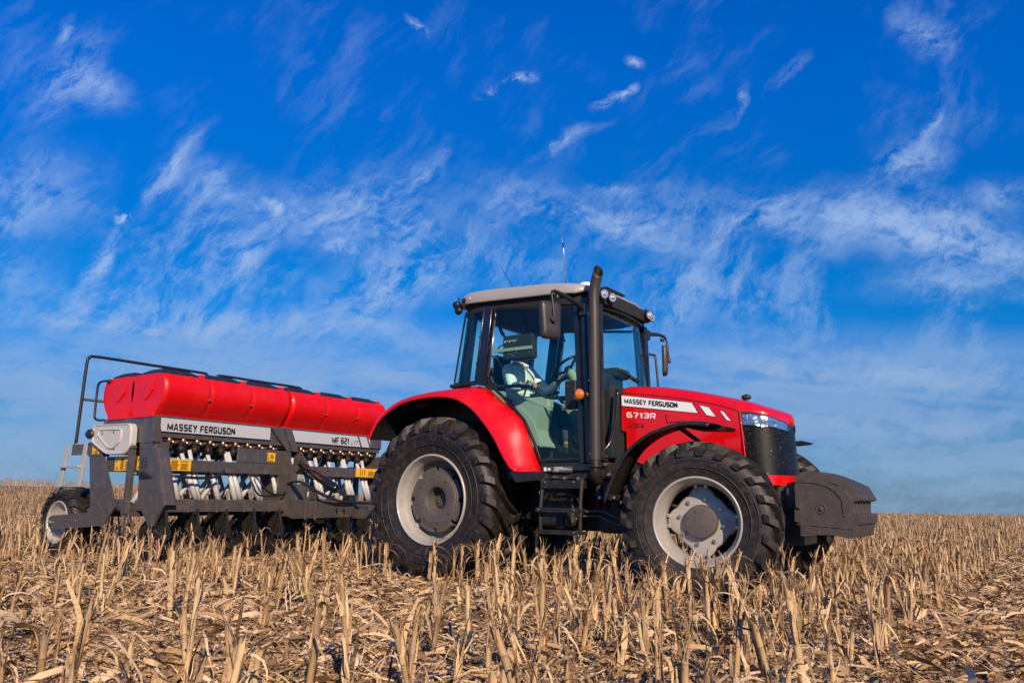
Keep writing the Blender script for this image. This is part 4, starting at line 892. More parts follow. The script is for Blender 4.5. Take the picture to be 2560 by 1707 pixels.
# centre tower and hitch
b = MB(); b.box2((-3.62, .02, .50), (-3.40, .33, 1.10)); b.xz([(-3.95, 1.43), (-3.56, 1.43), (-3.36, 1.22), (-3.36, .95), (-3.40, .74), (-3.40, .50), (-3.95, .50)], .30, .335); b.xz([(-3.95, 1.43), (-3.56, 1.43), (-3.36, 1.22), (-3.36, .95), (-3.40, .50), (-3.95, .50)], -.02, .02)
b.box2((-3.63, -.75, 1.232), (-3.60, .18, 1.43)); b.xz([(-3.40, 1.0), (-3.26, .80), (-3.26, .62), (-3.40, .62)], .38, .40); hexbolt(b, -3.40, .15, 1.25, .02, .02)
b.build('hitch_tower', M['frame'], drill, bevel=.008)
b = MB(); b.xz([(-3.60, .70), (-3.35, .735), (-2.15, .70), (-2.10, .67), (-2.16, .52), (-3.30, .47), (-3.60, .52)], .03, .29); b.box2((-2.2, .08, .50), (-.55, .24, .62))
for x_ in (-3.06, -2.86): b.box2((x_-.012, .02, .46), (x_+.012, .30, .745))
b.build('drawbar', M['frame'], drill, bevel=.010)
b = MB()
for x_ in (-2.42, -2.28): b.lathe([(.0, .028), (.028, .027), (.028, .033)], (x_, 0, .60), 16); b.box2((x_-.014, .026, .55), (x_+.014, .03, .60))
b.build('pin_hole', M['ink'], drill)
p, q = Vector((-3.42, .20, 1.25)), Vector((-2.35, .18, .76)); b = MB(); b.tube([p, p.lerp(q, .2)], .05, 12); b.tube([p.lerp(q, .2), p.lerp(q, .22), p.lerp(q, .74), p.lerp(q, .76)], [.05, .065, .065, .05], 16); b.tube([p.lerp(q, .76), q], .03, 12); b.box((q.x, q.y, q.z), (.12, .14, .10)); b.build('hydraulic_cylinder', M['gloss'], drill, bevel=.006)
b = MB()
for k in range(3): b.tube(smoothline([(-3.38, .02-.03*k, .98-.01*k), (-3.1, -.02-.03*k, .98), (-2.7, -.02-.03*k, .83), (-2.3, .0-.02*k, .72), (-1.8, .02, .70), (-1.2, .1, .62), (-.6, .1, .8)]), .014, 8)
b.tube(smoothline([(-3.55, -1.75, 1.02), (-3.5, -1.4, 1.0), (-3.52, -1.1, 1.03), (-3.6, -.95, 1.1)]), .018, 8)
b.tube(smoothline([(-3.5, -.62, 1.08), (-3.44, -.60, .95), (-3.42, -.50, .80), (-3.42, -.25, .78), (-3.42, -.05, .82), (-3.45, .05, .92)]), .013, 8); b.tube(smoothline([(-3.55, -.50, 1.08), (-3.44, -.45, .95), (-3.42, -.30, .82), (-3.42, -.1, .80)]), .013, 8)
for i in range(5): b.tube(smoothline([(-3.98+.06*i, -2.0, 1.03+.012*i), (-3.8, -2.02, 1.02+.02*(i % 2)), (-3.62, -1.98, 1.0)]), .010, 6)
b.build('hydraulic_hose', M['hose'], drill)
# disc coulters below
b = MB(); b.xz([(-.02, .60), (.08, .60), (.16, .30), (.02, .22), (-.10, .36)], -.02, .02); b.xz(notched(.155, 18, .004, .06), -.055, -.045); b.xz(notched(.155, 18, .004, .06), .045, .055)
b.v = [(x, y, z) if i < 10 else (x+.02, y, z+.09) for i, (x, y, z) in enumerate(b.v)]
b.tube([(-.02, 0, .58), (-.30, 0, .36), (-.42, 0, .16)], .03, 8); b.lathe([(.14, -.05), (.15, -.03), (.15, .03), (.14, .05)], (-.46, .0, .12), 24); b.tube([(.02, -.06, .14), (.02, .06, .14)], .04, 12); b.box2((-.06, -.04, .54), (.10, .04, .66))
b.v = [(x-3.55, y, z) for x, y, z in b.v]
u0 = b.build('seed_coulter', M['under'], drill, bevel=.004)
b = MB(); b.box2((-3.46, -.04, .36), (-3.36, .04, .40)); b.box2((-3.45, -.045, .24), (-3.35, .045, .36)); b.build('coulter_clamp', M['blue'], u0, bevel=.004)
for i, y in enumerate([-1.86+.218*k for k in range(18)]):
    dx = 0 if i % 2 == 0 else -.42
    if i == 0: u0.location.y += y; u0.children[0].material_slots[0].link = 'OBJECT'; u0.children[0].material_slots[0].material = M['under']; continue
    c = copy_tree(u0, drill); c.location = Vector((dx, 0, 0))+Vector((0, y, 0))
    if y < .2 or i % 2:
        for ch in c.children: ch.material_slots[0].link = 'OBJECT'; ch.material_slots[0].material = M['under']
# transport wheels
def drill_wheel():
    d = MB(); d.lathe([(.20, -.03), (.16, -.06), (.06, -.07), (.0, -.07)], n=32); d.lathe([(.0, -.06), (.05, -.06), (.05, -.19), (.0, -.19)], n=16)
    o = d.build('wheel', M['silver'], drill, local=True)
    tyre_mesh(.49, .285, .40, 20, .030, .30, .045, .06).build('tyre', M['tyre'], o, local=True)
    r = MB(); r.lathe([(.285, -.165), (.296, -.178), (.290, -.190), (.276, -.190), (.268, -.17), (.255, -.14), (.24, -.08), (.20, -.03)], n=64); r.build('rim', M['silver'], o, local=True); return o
dw = drill_wheel(); dw.location = Vector((-5.90, -1.76, .39))-Vector(drill.location)
d2 = copy_tree(dw, drill); d2.location.y = 1.76; d2.scale = (1, -1, 1)
b = MB(); b.box2((-5.2, -1.9, .48), (-5.08, 1.9, .60)); b.cyl((-5.90, -1.98, .39), (-5.90, -1.5, .39), .05, 14); b.cyl((-5.90, 1.98, .39), (-5.90, 1.5, .39), .05, 14); b.build('axle_beam', M['frame'], drill, bevel=.01)
# platform, ladder and rails at the back
b = MB(); b.box2((-5.66, -1.97, 1.455), (-5.05, 2.0, 1.475)); b.build('platform', M['ladder'], drill, bevel=.004)
b = MB(); b.box2((-5.65, -1.975, 1.31), (-4.95, -1.945, 1.455)); b.box2((-5.64, -1.93, 1.35), (-5.60, 1.96, 1.455)); hexbolt(b, -5.58, -1.975, 1.39, .014, .01); hexbolt(b, -5.48, -1.975, 1.39, .014, .01); b.build('platform_bracket', M['frame'], drill, bevel=.004)
b = MB()
for x0, x1 in ((-5.77, -5.84), (-5.28, -5.33)):
    rows = []
    b.prism([(-.05, -.012), (.05, -.012), (.05, .012), (-.05, .012)], lambda p, q, t: (lerp(x0, x1, t)+p, lerp(-1.97, -1.99, t)+q, lerp(1.46, .89, t)), -.0, 1)
b.box2((-5.82, -2.04, 1.135), (-5.32, -1.965, 1.165)); b.build('ladder', M['ladder'], drill, bevel=.004)
b = MB()
b.tube(smoothline([(-5.60, -1.955, 1.46), (-5.58, -1.955, 2.0), (-5.555, -1.955, 2.60), (-5.55, -1.93, 2.685), (-5.55, -1.83, 2.72), (-5.55, -1.0, 2.72), (-5.55, -.12, 2.72), (-5.55, -.03, 2.70), (-5.55, .0, 2.62), (-5.58, .0, 2.0), (-5.60, .0, 1.46)], 5), .022, 10)
b.tube([(-5.58, -1.955, 2.095), (-5.58, 0, 2.095)], .020, 8)
b.build('guard_rail', M['plastic'], drill)
b = MB(); b.tube(smoothline([(-5.60, .16, 1.46), (-5.58, .16, 2.0), (-5.555, .16, 2.60), (-5.55, .18, 2.69), (-5.55, .28, 2.72), (-5.55, 1.0, 2.72), (-5.55, 1.84, 2.72), (-5.55, 1.95, 2.68), (-5.555, 1.96, 2.6), (-5.58, 1.96, 2.0), (-5.60, 1.96, 1.46)], 5), .022, 10); b.tube([(-5.58, .16, 2.095), (-5.58, 1.96, 2.095)], .020, 8); b.build('guard_rail', M['plastic'], drill)
b = MB(); b.tube(smoothline([(-4.86, -1.98, 2.295), (-4.95, -2.02, 2.295), (-5.03, -2.03, 2.26), (-5.045, -2.03, 2.15), (-5.045, -2.03, 1.90), (-5.03, -2.03, 1.80), (-4.96, -2.02, 1.765), (-4.88, -1.98, 1.765)]), .016, 8); b.ball((-4.85, -1.985, 2.295), .026, 10, 8); b.build('hand_grip', M['plastic'], drill)
# yellow and white stickers
def sticker(name, a, c, axis, lines, mt=M['yellow']):
    b = MB(); b.box2(a, c); o = b.build(name, mt, drill); b = MB(); rnd = random.Random(name+str(a))
    for (u0, u1, v0, v1, n) in lines:
        for k in range(n):
            z0 = lerp(a[2], c[2], v0+(v1-v0)*k/n); z1 = lerp(a[2], c[2], v0+(v1-v0)*(k+.55)/n)
            if axis == 'y':
                x0 = lerp(a[0], c[0], u0); x1 = lerp(a[0], c[0], u1); yy = min(a[1], c[1]); b.box2((x0, yy-.0015, z0), (lerp(x0, x1, .75+.25*rnd.random()), yy-.0003, z1))
            else:
                y0 = lerp(a[1], c[1], u0); y1 = lerp(a[1], c[1], u1); xx = max(a[0], c[0]); b.box2((xx+.0003, y0, z0), (xx+.0015, lerp(y0, y1, .75+.25*rnd.random()), z1))
    b.build('sticker_print', M['ink'], o); return o
TABLE = [(.06, .16, .62, .92, 2), (.36, .60, .08, .92, 11), (.66, .94, .80, .94, 1), (.66, .94, .08, .70, 7), (.08, .24, .1, .3, 2)]
sticker('yellow_sticker', (-5.06, -2.0005, 1.30), (-4.88, -1.996, 1.44), 'y', [(.1, .25, .1, .4, 3), (.1, .8, .7, .8, 1), (.4, .9, .1, .5, 3)])
sticker('yellow_sticker', (-4.52, -1.964, 1.085), (-4.14, -1.9595, 1.265), 'y', TABLE)
sticker('yellow_sticker', (-4.0, -1.964, 1.09), (-3.74, -1.9595, 1.262), 'y', TABLE)
sticker('yellow_sticker', (-3.5995, -1.90, 1.088), (-3.596, -1.46, 1.228), 'x', TABLE)
sticker('yellow_sticker', (-3.5995, -.25, 1.265), (-3.596, -.115, 1.39), 'x', [(.08, .2, .1, .9, 5), (.1, .9, .06, .2, 1), (.35, .9, .35, .85, 3)])
b = MB(); b.yz([(1.50, 1.10), (2.0, 1.10), (2.10, 1.165), (2.0, 1.235), (1.50, 1.235)], -3.5995, -3.596); o = b.build('yellow_sticker', M['yellow'], drill)
b = MB()
for y_ in (1.60, 1.64, 1.69): b.box2((-3.5955, y_, 1.12), (-3.5945, y_+.012, 1.215))
for k in range(7): b.box2((-3.5955, 1.78, 1.115+.012*k), (-3.5945, 1.90, 1.121+.012*k)); b.box2((-3.5955, 1.93, 1.115+.012*k), (-3.5945, 1.98, 1.121+.012*k))
b.build('sticker_print', M['ink'], o)
o = sticker('serial_plate', (-3.3995, .15, .955), (-3.396, .285, 1.09), 'x', [(.1, .9, .82, .94, 1), (.1, .9, .1, .3, 2)], M['plate'])
text('00142', 'lettering', ((-3.3945, .165, 1.0), (-3.3945, .27, 1.0), (-3.3945, .165, 1.045)), M['ink'], o, .2)
# ------------------------------------------------------------------ the driver
def fabric(name, col, var=.15):
    return mat(name, col, .9, var=var, vscale=18, bump=.3, bscale=35, spec=.2)
M['skin'] = mat('skin', (.42, .24, .16), .55, var=.06); M['shirt'] = fabric('pale_shirt', (.80, .80, .76), .05); M['jeans'] = fabric('blue_jeans', (.045, .06, .10)); M['boot'] = fabric('brown_leather', (.16, .085, .045)); M['hair'] = fabric('dark_hair', (.025, .018, .014))
def skin(name, chains, m, parent=None, sub=2, root=0):
    """chains of (x,y,z,r) joined where points coincide, grown into one continuous surface"""
    vs = []; rs = []; es = []; key = {}
    def vid(p):
        k = tuple(round(c, 4) for c in p[:3])
        if k not in key: key[k] = len(vs); vs.append(p[:3]); rs.append(p[3])
        return key[k]
    for ch in chains:
        ids = [vid(p) for p in ch]; es += list(zip(ids, ids[1:]))
    offv = WL.get(parent.name, Vector((0, 0, 0))) if parent else Vector((0, 0, 0))
    me = bpy.data.meshes.new(name); me.from_pydata([tuple(Vector(v)-offv) for v in vs], es, [])
    me.materials.append(m); o = bpy.data.objects.new(name, me); COL.objects.link(o)
    if parent: o.parent = parent; WL[o.name] = offv
    md = o.modifiers.new('skin', 'SKIN'); md.use_smooth_shade = True
    if not me.skin_vertices: me.attributes.new('skin', 'FLOAT', 'POINT')
    for i, r in enumerate(rs):
        me.skin_vertices[0].data[i].radius = (r, r)
    me.skin_vertices[0].data[root].use_root = True
    s = o.modifiers.new('smooth', 'SUBSURF'); s.levels = sub; s.render_levels = sub
    return o
PX, PY = .06, -.03
def P4(x, y, z, r): return (x+PX, y+PY, z, r)
hip = P4(.56, 0, 1.80, .15); belly = P4(.54, 0, 1.95, .155); chest = P4(.53, 0, 2.14, .165); ster = P4(.53, 0, 2.27, .12); neck = P4(.55, 0, 2.36, .058); head0 = P4(.585, 0, 2.44, .075); head1 = P4(.60, 0, 2.53, .098); head2 = P4(.59, 0, 2.61, .085)
shR, elR, wrR = P4(.53, -.20, 2.25, .068), P4(.63, -.28, 2.02, .050), P4(.86, -.31, 2.04, .032)
shL, elL, wrL = P4(.54, .20, 2.25, .068), P4(.76, .27, 2.03, .050), P4(1.01, .18, 2.16, .032)
def hand(w, fwd, dn, sd):
    """palm, four curled fingers and a thumb, each a short chain of its own"""
    w = Vector(w[:3]); f = Vector(fwd).normalized(); d = Vector(dn).normalized(); s = Vector(sd).normalized(); ch = []
    palm = w+f*.055
    ch.append([tuple(w)+(.030,), tuple(palm)+(.030,)])
    for k, (o_, L_) in enumerate(((-.030, .030), (-.011, .034), (.009, .032), (.028, .025))):
        a = palm+s*o_*.6+f*.012; b_ = palm+s*o_+f*.040; c = b_+f*L_*.7+d*L_*.6; e = c+d*L_*.8-f*L_*.3
        ch.append([tuple(palm)+(.030,), tuple(b_)+(.0095,), tuple(c)+(.0088,), tuple(e)+(.0078,)])
    t0 = w+f*.03-s*.034; ch.append([tuple(palm)+(.030,), tuple(t0)+(.012,), tuple(t0+f*.03-s*.012+d*.015)+(.010,), tuple(t0+f*.045+d*.04)+(.009,)])
    return ch
chains = [[hip, belly, chest, ster, neck, head0, head1, head2], [head0, P4(.645, 0, 2.455, .040)], [head1, P4(.70, 0, 2.525, .014)],
          [ster, shR, elR, wrR], [ster, shL, elL, wrL]]
for s in (-1, 1):
    chains.append([head1, P4(.59, s*.098, 2.52, .018)])
    chains.append([hip, P4(.64, s*.11, 1.78, .105), P4(1.0, s*.15, 1.80, .072), P4(1.07, s*.15, 1.58, .056), P4(1.10, s*.145, 1.36, .045), P4(1.24, s*.155, 1.27, .040)])
chains += hand(wrR, (.9, -.1, -.1), (0, 0, -1), (0, 1, 0)); chains += hand(wrL, (.8, -.35, .3), (.2, 0, -1), (0, -1, 0))
person = skin('person', chains, M['skin'])
tag(person, 'driver sitting in the tractor cab in a pale buttoned shirt, jeans and brown boots', 'person')
q = lambda p, r: p[:3]+(r,)
shirt = skin('shirt', [[q(hip, .165), q(belly, .178), q(chest, .185), q(ster, .138), P4(.545, 0, 2.335, .075)], [q(ster, .138), q(shR, .086), P4(.58, -.245, 2.13, .074), q(elR, .066), P4(.78, -.30, 2.035, .050)], [q(ster, .138), q(shL, .086), P4(.65, .24, 2.13, .074), q(elL, .066), P4(.94, .21, 2.12, .050)]], M['shirt'], person)
b = MB(); b.tube([P4(.60, -.04, 2.34, 0)[:3], P4(.66, -.02, 2.30, 0)[:3], P4(.60, .05, 2.34, 0)[:3], P4(.50, .06, 2.36, 0)[:3], P4(.49, -.06, 2.36, 0)[:3]], .016, 8, closed=True); b.build('collar', M['shirt'], person)
b = MB()
for z, x in ((2.22, .665), (2.12, .712), (2.02, .715), (1.92, .715)): b.ball(P4(x, -.035, z, 0)[:3], .008, 8, 6)
b.build('button', M['ink'], person)
skin('trousers', [[q(hip, .158), P4(.64, -.11, 1.78, .118), P4(1.0, -.15, 1.80, .086), P4(1.07, -.15, 1.58, .072), P4(1.10, -.145, 1.40, .062)], [q(hip, .158), P4(.64, .11, 1.78, .118), P4(1.0, .15, 1.80, .086), P4(1.07, .15, 1.58, .072), P4(1.10, .145, 1.40, .062)]], M['jeans'], person)
for s in (-1, 1):
    skin('boot', [[P4(1.10, s*.145, 1.42, .058), P4(1.10, s*.145, 1.27, .055), P4(1.17, s*.15, 1.252, .052), P4(1.28, s*.16, 1.245, .045)], [P4(1.10, s*.145, 1.27, .055), P4(1.05, s*.142, 1.25, .046)]], M['boot'], person)
skin('hair', [[P4(.57, 0, 2.66, .055), P4(.565, 0, 2.60, .102), P4(.54, 0, 2.52, .085), P4(.53, 0, 2.46, .05)]], M['hair'], person)
b = MB()
for s in (-1, 1): b.ball(P4(.678, s*.034, 2.545, 0)[:3], .013, 10, 8)
b.build('eye', M['white'], person)
b = MB(); b.tube([P4(.685, -.025, 2.47, 0)[:3], P4(.69, 0, 2.468, 0)[:3], P4(.685, .025, 2.47, 0)[:3]], .005, 6); b.build('mouth', mat('lips', (.25, .08, .06), .5), person)
# ------------------------------------------------------------------ field
rng = np.random.default_rng(11)
CX, CY = 5.76, -7.685
def height(x, y):
    x = np.asarray(x, float); y = np.asarray(y, float)
    h = GZ+.022*np.sin(x*1.7+.6*np.sin(y*.9))*np.cos(y*1.3+.4)+.012*np.sin(x*4.1+y*2.7)
    d = np.hypot(x-CX, y-CY); far = np.clip((d-14)/40, 0, 1.6); far = far*far*(3-2*np.minimum(far, 1))
    az = np.arctan2(-(x-CX)*math.cos(YAW)-(y-CY)*math.sin(YAW), -(x-CX)*math.sin(YAW)+(y-CY)*math.cos(YAW))      # + to the left
    h = h+np.clip(az, -.35, .75)*.95*far*(1-.0*far)+.15*far
    h = h-np.clip((d-75)/60, 0, 6)**1.5*1.2
    return h
def field_mesh():
    xs = np.concatenate([np.linspace(-900, -60, 30)[:-1], np.linspace(-60, -12, 50)[:-1], np.linspace(-12, 12, 130), np.linspace(12, 60, 40)[1:], np.linspace(60, 600, 14)[1:]])
    ys = np.concatenate([np.linspace(-60, -12, 10)[:-1], np.linspace(-12, 14, 140), np.linspace(14, 90, 76)[1:], np.linspace(90, 900, 30)[1:]])
    X, Y = np.meshgrid(xs, ys); Z = height(X, Y); Z = np.maximum(Z, -12)
    v = np.stack([X.ravel(), Y.ravel(), Z.ravel()], 1); n = len(xs); i = np.arange(len(ys)-1)[:, None]*n+np.arange(n-1)[None]
    return v, np.stack([i, i+1, i+n+1, i+n], -1).reshape(-1, 4)
def np_mesh(name, v, quads, mats, mi=None, tint=None, smooth=True):
    me = bpy.data.meshes.new(name); v = np.asarray(v, np.float32); quads = np.asarray(quads, np.int32)
    me.vertices.add(len(v)); me.vertices.foreach_set('co', v.ravel()); k = quads.shape[1]
    me.loops.add(quads.size); me.loops.foreach_set('vertex_index', quads.ravel())
    me.polygons.add(len(quads)); me.polygons.foreach_set('loop_start', np.arange(0, quads.size, k, dtype=np.int32)); me.polygons.foreach_set('loop_total', np.full(len(quads), k, np.int32))
    for m in mats: me.materials.append(m)
    if mi is not None: me.polygons.foreach_set('material_index', np.asarray(mi, np.int32))
    me.polygons.foreach_set('use_smooth', np.full(len(quads), smooth))
    if tint is not None:
        a = me.attributes.new('tint', 'FLOAT', 'POINT'); a.data.foreach_set('value', np.asarray(tint, np.float32))
    me.update(); me.validate(); return me
def straw(name, stops, rough=.75, node=False, rnd=True, trans=0):
    m = bpy.data.materials.new(name); m.use_nodes = True; t = NT(m.node_tree); b = t.n['Principled BSDF']; b.inputs['Roughness'].default_value = rough; b.inputs['Specular IOR Level'].default_value = .25
    a = t.new('ShaderNodeAttribute', attribute_name='tint').outputs['Fac']; co = t.new('ShaderNodeTexCoord').outputs['Object']; oi = t.new('ShaderNodeObjectInfo').outputs['Random']
    if rnd: a = t.math('FRACT', t.math('ADD', a, oi))
    mp = t.new('ShaderNodeMapping'); t.put(mp.inputs[0], co); mp.inputs[3].default_value = (1, 1, .05) if node else (1, 1, 1)
    n = t.noise(mp.outputs[0], 150 if node else 90, 3, .65)
    f = t.math('ADD', t.math('MULTIPLY', a, .75), t.math('MULTIPLY_ADD', n, .9, -.35), clamp=True)
    c = t.ramp(f, stops)
    if node:                                        # weathered blotches: rusty near the joints, grey mildew, dark specks
        mp2 = t.new('ShaderNodeMapping'); t.put(mp2.inputs[0], co); mp2.inputs[3].default_value = (1, 1, .35)
        bl = t.noise(mp2.outputs[0], 16, 5, .6)
        c = t.mix(t.math('MULTIPLY', t.smooth(bl, .52, .68), .55), c, (.34, .17, .055)); c = t.mix(t.math('MULTIPLY', t.smooth(bl, .50, .36), .5), c, (.30, .24, .18))
        c = t.mix(t.math('MULTIPLY', t.math('GREATER_THAN', t.noise(co, 210, 2, .5), .66), .6), c, (.12, .075, .045))
    t.put(b.inputs['Base Color'], c)
    bn = t.new('ShaderNodeBump'); bn.inputs['Strength'].default_value = .35; bn.inputs['Distance'].default_value = .004; t.put(bn.inputs['Height'], n); t.put(b.inputs['Normal'], bn.outputs[0])
    return m
LITTER = [(0, (.022, .012, .008)), (.12, (.09, .050, .024)), (.31, (.31, .188, .090)), (.53, (.54, .350, .178)), (.78, (.70, .495, .280)), (1, (.78, .635, .46))]
M['litter'] = straw('dry_maize_leaf', LITTER, .7, rnd=False)
M['stalk'] = straw('dry_maize_stalk', [(0, (.16, .09, .045)), (.25, (.38, .24, .115)), (.6, (.56, .385, .20)), (.85, (.64, .44, .22)), (1, (.70, .56, .38))], .5, node=True)
M['stalk_far'] = straw('dry_maize_stalk_far', [(0, (.14, .075, .038)), (.3, (.36, .225, .11)), (.6, (.52, .355, .19)), (.85, (.62, .44, .25)), (1, (.66, .53, .36))], .7, node=True, rnd=False)
M['node'] = straw('stalk_node', [(0, (.22, .13, .07)), (.5, (.38, .24, .12)), (1, (.50, .35, .18))], .5)
m = bpy.data.materials.new('stubble_soil'); m.use_nodes = True; t = NT(m.node_tree); M['soil'] = m; b = t.n['Principled BSDF']; b.inputs['Roughness'].default_value = .95; b.inputs['Specular IOR Level'].default_value = .1
co = t.new('ShaderNodeTexCoord').outputs['Object']; mp = t.new('ShaderNodeMapping'); t.put(mp.inputs[0], co); mp.inputs[3].default_value = (1.0, 1.0, 1.0)
n1_ = t.noise(co, 26, 6, .7, .8); n2_ = t.noise(co, 1.1, 3, .5)
c_ = t.ramp(n1_, [(.30, (.025, .015, .010)), (.46, (.085, .05, .03)), (.56, (.26, .17, .095)), (.70, (.46, .32, .18))])
t.put(b.inputs['Base Color'], t.mix(t.math('MULTIPLY', n2_, .25), c_, (.30, .20, .12)))
bn = t.new('ShaderNodeBump'); bn.inputs['Strength'].default_value = .9; bn.inputs['Distance'].default_value = .03; t.put(bn.inputs['Height'], t.noise(co, 30, 6, .7, .8)); t.put(b.inputs['Normal'], bn.outputs[0])
v, q_ = field_mesh(); o = bpy.data.objects.new('ground', np_mesh('ground', v, q_, [M['soil']])); COL.objects.link(o); tag(o, 'harvested maize field covered in pale chopped straw', 'field', kind='structure')

# --- one stalk: a cut stem with nodes, a splintered top and torn leaf sheaths
def stalk_mesh(seed, H, lod):
    r_ = random.Random(seed); vs = []; fs = []; ms = []; tn = []
    n = 9 if lod == 0 else (5 if lod == 1 else 3); rad = r_.uniform(.0095, .0145); tnt = r_.random(); tilt = Vector((r_.gauss(0, .04), r_.gauss(0, .04), 1)); bend = Vector((r_.gauss(0, .06), r_.gauss(0, .06), 0))
    ring = [(-.06, 1.1), (0, 1.08)]; nodes = []
    z = r_.uniform(.05, .10)
    while z < H-.05: nodes.append(z); z += r_.uniform(.10, .17)
    if lod == 0:
        for zn in nodes: ring += [(zn-.006, 1.0), (zn-.002, 1.08), (zn+.003, 1.08), (zn+.007, .98)]
    ring += [(H*.55, .96), (H-.02, .93), (H, .92)] if lod else [(H-.025, .93), (H, .95)]
    ring.sort()
    def cen(z): k = max(0, z/H); return tilt*z+bend*k*k*H
    base = len(vs)
    for j, (z, k) in enumerate(ring):
        for i in range(n):
            a = 2*math.pi*i/n; top = j == len(ring)-1; zz = z+(r_.uniform(-.035, .03) if top else 0)
            rr = rad*k*(1+.12*math.sin(2*a+seed)); rr *= r_.uniform(1, 1.35) if top and lod < 2 else 1
            c = cen(zz); vs.append((c.x+math.cos(a)*rr, c.y+math.sin(a)*rr, c.z)); tn.append(tnt*.9)
    for j in range(len(ring)-1):
        isn = lod == 0 and any(abs((ring[j][0]+ring[j+1][0])/2-zn) < .005 for zn in nodes)
        for i in range(n): fs.append((j*n+i, j*n+(i+1) % n, (j+1)*n+(i+1) % n, (j+1)*n+i)); ms.append(1 if isn else 0)
    def ribbon(p0, d0, L_, wd, drop, seg, curl):
        k0 = len(vs); d = Vector(d0).normalized(); p = Vector(p0); sdv = d.cross(Vector((0, 0, 1)));
        if sdv.length < .05: sdv = Vector((1, 0, 0))
        sdv.normalize(); tt = r_.random()
        for s in range(seg+1):
            f = s/seg; w_ = wd*(1-.75*f)*(.6+.4*min(1, f*5))
            vs.append(tuple(p-sdv*w_)); vs.append(tuple(p+sdv*w_)); tn.extend([tt*.9, tt*.9])
            p = p+d*L_/seg; d = (d+Vector((r_.gauss(0, curl), r_.gauss(0, curl), -drop/seg*2))).normalized(); sdv = (sdv+Vector((r_.gauss(0, .25), r_.gauss(0, .25), r_.gauss(0, .25)))).normalized(); sdv = (sdv-d*sdv.dot(d)).normalized()
            p.z = max(p.z, .005)
        for s in range(seg): a = k0+2*s; fs.append((a, a+1, a+3, a+2)); ms.append(2)
    # splinters round the cut
    for i in range({0: r_.randint(7, 13), 1: r_.randint(4, 7), 2: 2}[lod]):
        a = r_.uniform(0, 6.28); zz = H-r_.uniform(0, .05); c = cen(zz); d = Vector((math.cos(a)*r_.uniform(.1, .9), math.sin(a)*r_.uniform(.1, .9), 1))
        ribbon(c+Vector((math.cos(a), math.sin(a), 0))*rad, d, r_.uniform(.03, .13), r_.uniform(.0012, .0045), .1, 3 if lod == 0 else 2, .2)
    # torn leaf sheaths hanging from the nodes
    for i in range({0: r_.randint(4, 9), 1: r_.randint(3, 6), 2: r_.randint(1, 3)}[lod]):
        a = r_.uniform(0, 6.28); zz = r_.uniform(.25, 1.0)*H; c = cen(zz); up_ = r_.uniform(-.2, 1.4); d = Vector((math.cos(a), math.sin(a), up_))
        ribbon(c+Vector((math.cos(a), math.sin(a), 0))*rad, d, r_.uniform(.10, .34), r_.uniform(.003, .012), r_.uniform(.8, 2.4), 6 if lod == 0 else (3 if lod == 1 else 2), .22)
    # sheath hugging the stem
    if lod < 2:
        for zz in nodes[:3]:
            for _ in range(2 if lod == 0 else 1):
                c = cen(zz); a = r_.uniform(0, 6.28); ribbon(c+Vector((math.cos(a), math.sin(a), 0))*rad*1.15, Vector((.04*math.cos(a), .04*math.sin(a), 1)), r_.uniform(.10, .24), r_.uniform(.008, .018), .1, 5 if lod == 0 else 2, .09)
    return np.array(vs, np.float32), np.array(fs, np.int32), np.array(ms, np.int32), np.array(tn, np.float32)
NV = 26
hts = [random.Random(100+i).uniform(.22, .46) for i in range(NV)]
near = [stalk_mesh(i, hts[i], 0) for i in range(NV)]; midv = [stalk_mesh(i+50, hts[i], 1) for i in range(NV)]; farv = [stalk_mesh(i+90, hts[i], 2) for i in range(NV)]
SM = [M['stalk'], M['node'], M['litter']]
# --- where stalks stand: drilled rows along y, thinned where the machines have driven
def blocked(x, y):
    b_ = (np.hypot(x, y+.62) < .62) & (abs(y+.62) < .42)
    for (cx, cy, rx, ry) in ((0, -.62, .62, .42), (3.07, -.80, .36, .30), (0, .62, .62, .42), (3.07, .8, .36, .3), (-5.9, -1.76, .35, .28), (-5.9, 1.76, .35, .28)):
        b_ = b_ | ((abs(x-cx) < rx) & (abs(y-cy) < ry))
    b_ = b_ | ((abs(y) < .35) & (x > -.5) & (x < 3.9))
    b_ = b_ | ((abs(y) < 1.97) & (x > -5.0) & (x < -3.25))
    return b_
pts = []
row = 4.80
while row > -75:
    step = .155 if row > -14 else .30
    ymax = 70 if row > -25 else 60
    y = np.arange(-7.4, ymax, step); y = y+rng.normal(0, .05, len(y)); x = row+rng.normal(0, .045, len(y))
    pts.append(np.stack([x, y], 1)); row -= .46*rng.uniform(.92, 1.08)
row = 13.0
while row < 60:
    y = np.arange(10, 70, .25); pts.append(np.stack([row+rng.normal(0, .05, len(y)), y+rng.normal(0, .08, len(y))], 1)); row += .5
pts = np.concatenate(pts); x, y = pts.T
dx, dy = x-CX, y-CY; dep = -dx*math.sin(YAW)+dy*math.cos(YAW); lat = dx*math.cos(YAW)+dy*math.sin(YAW); d = np.hypot(dx, dy)
keep = (dep > 1.9) & (abs(lat) < dep*.74+.7) & ~blocked(x, y) & (d < 85)
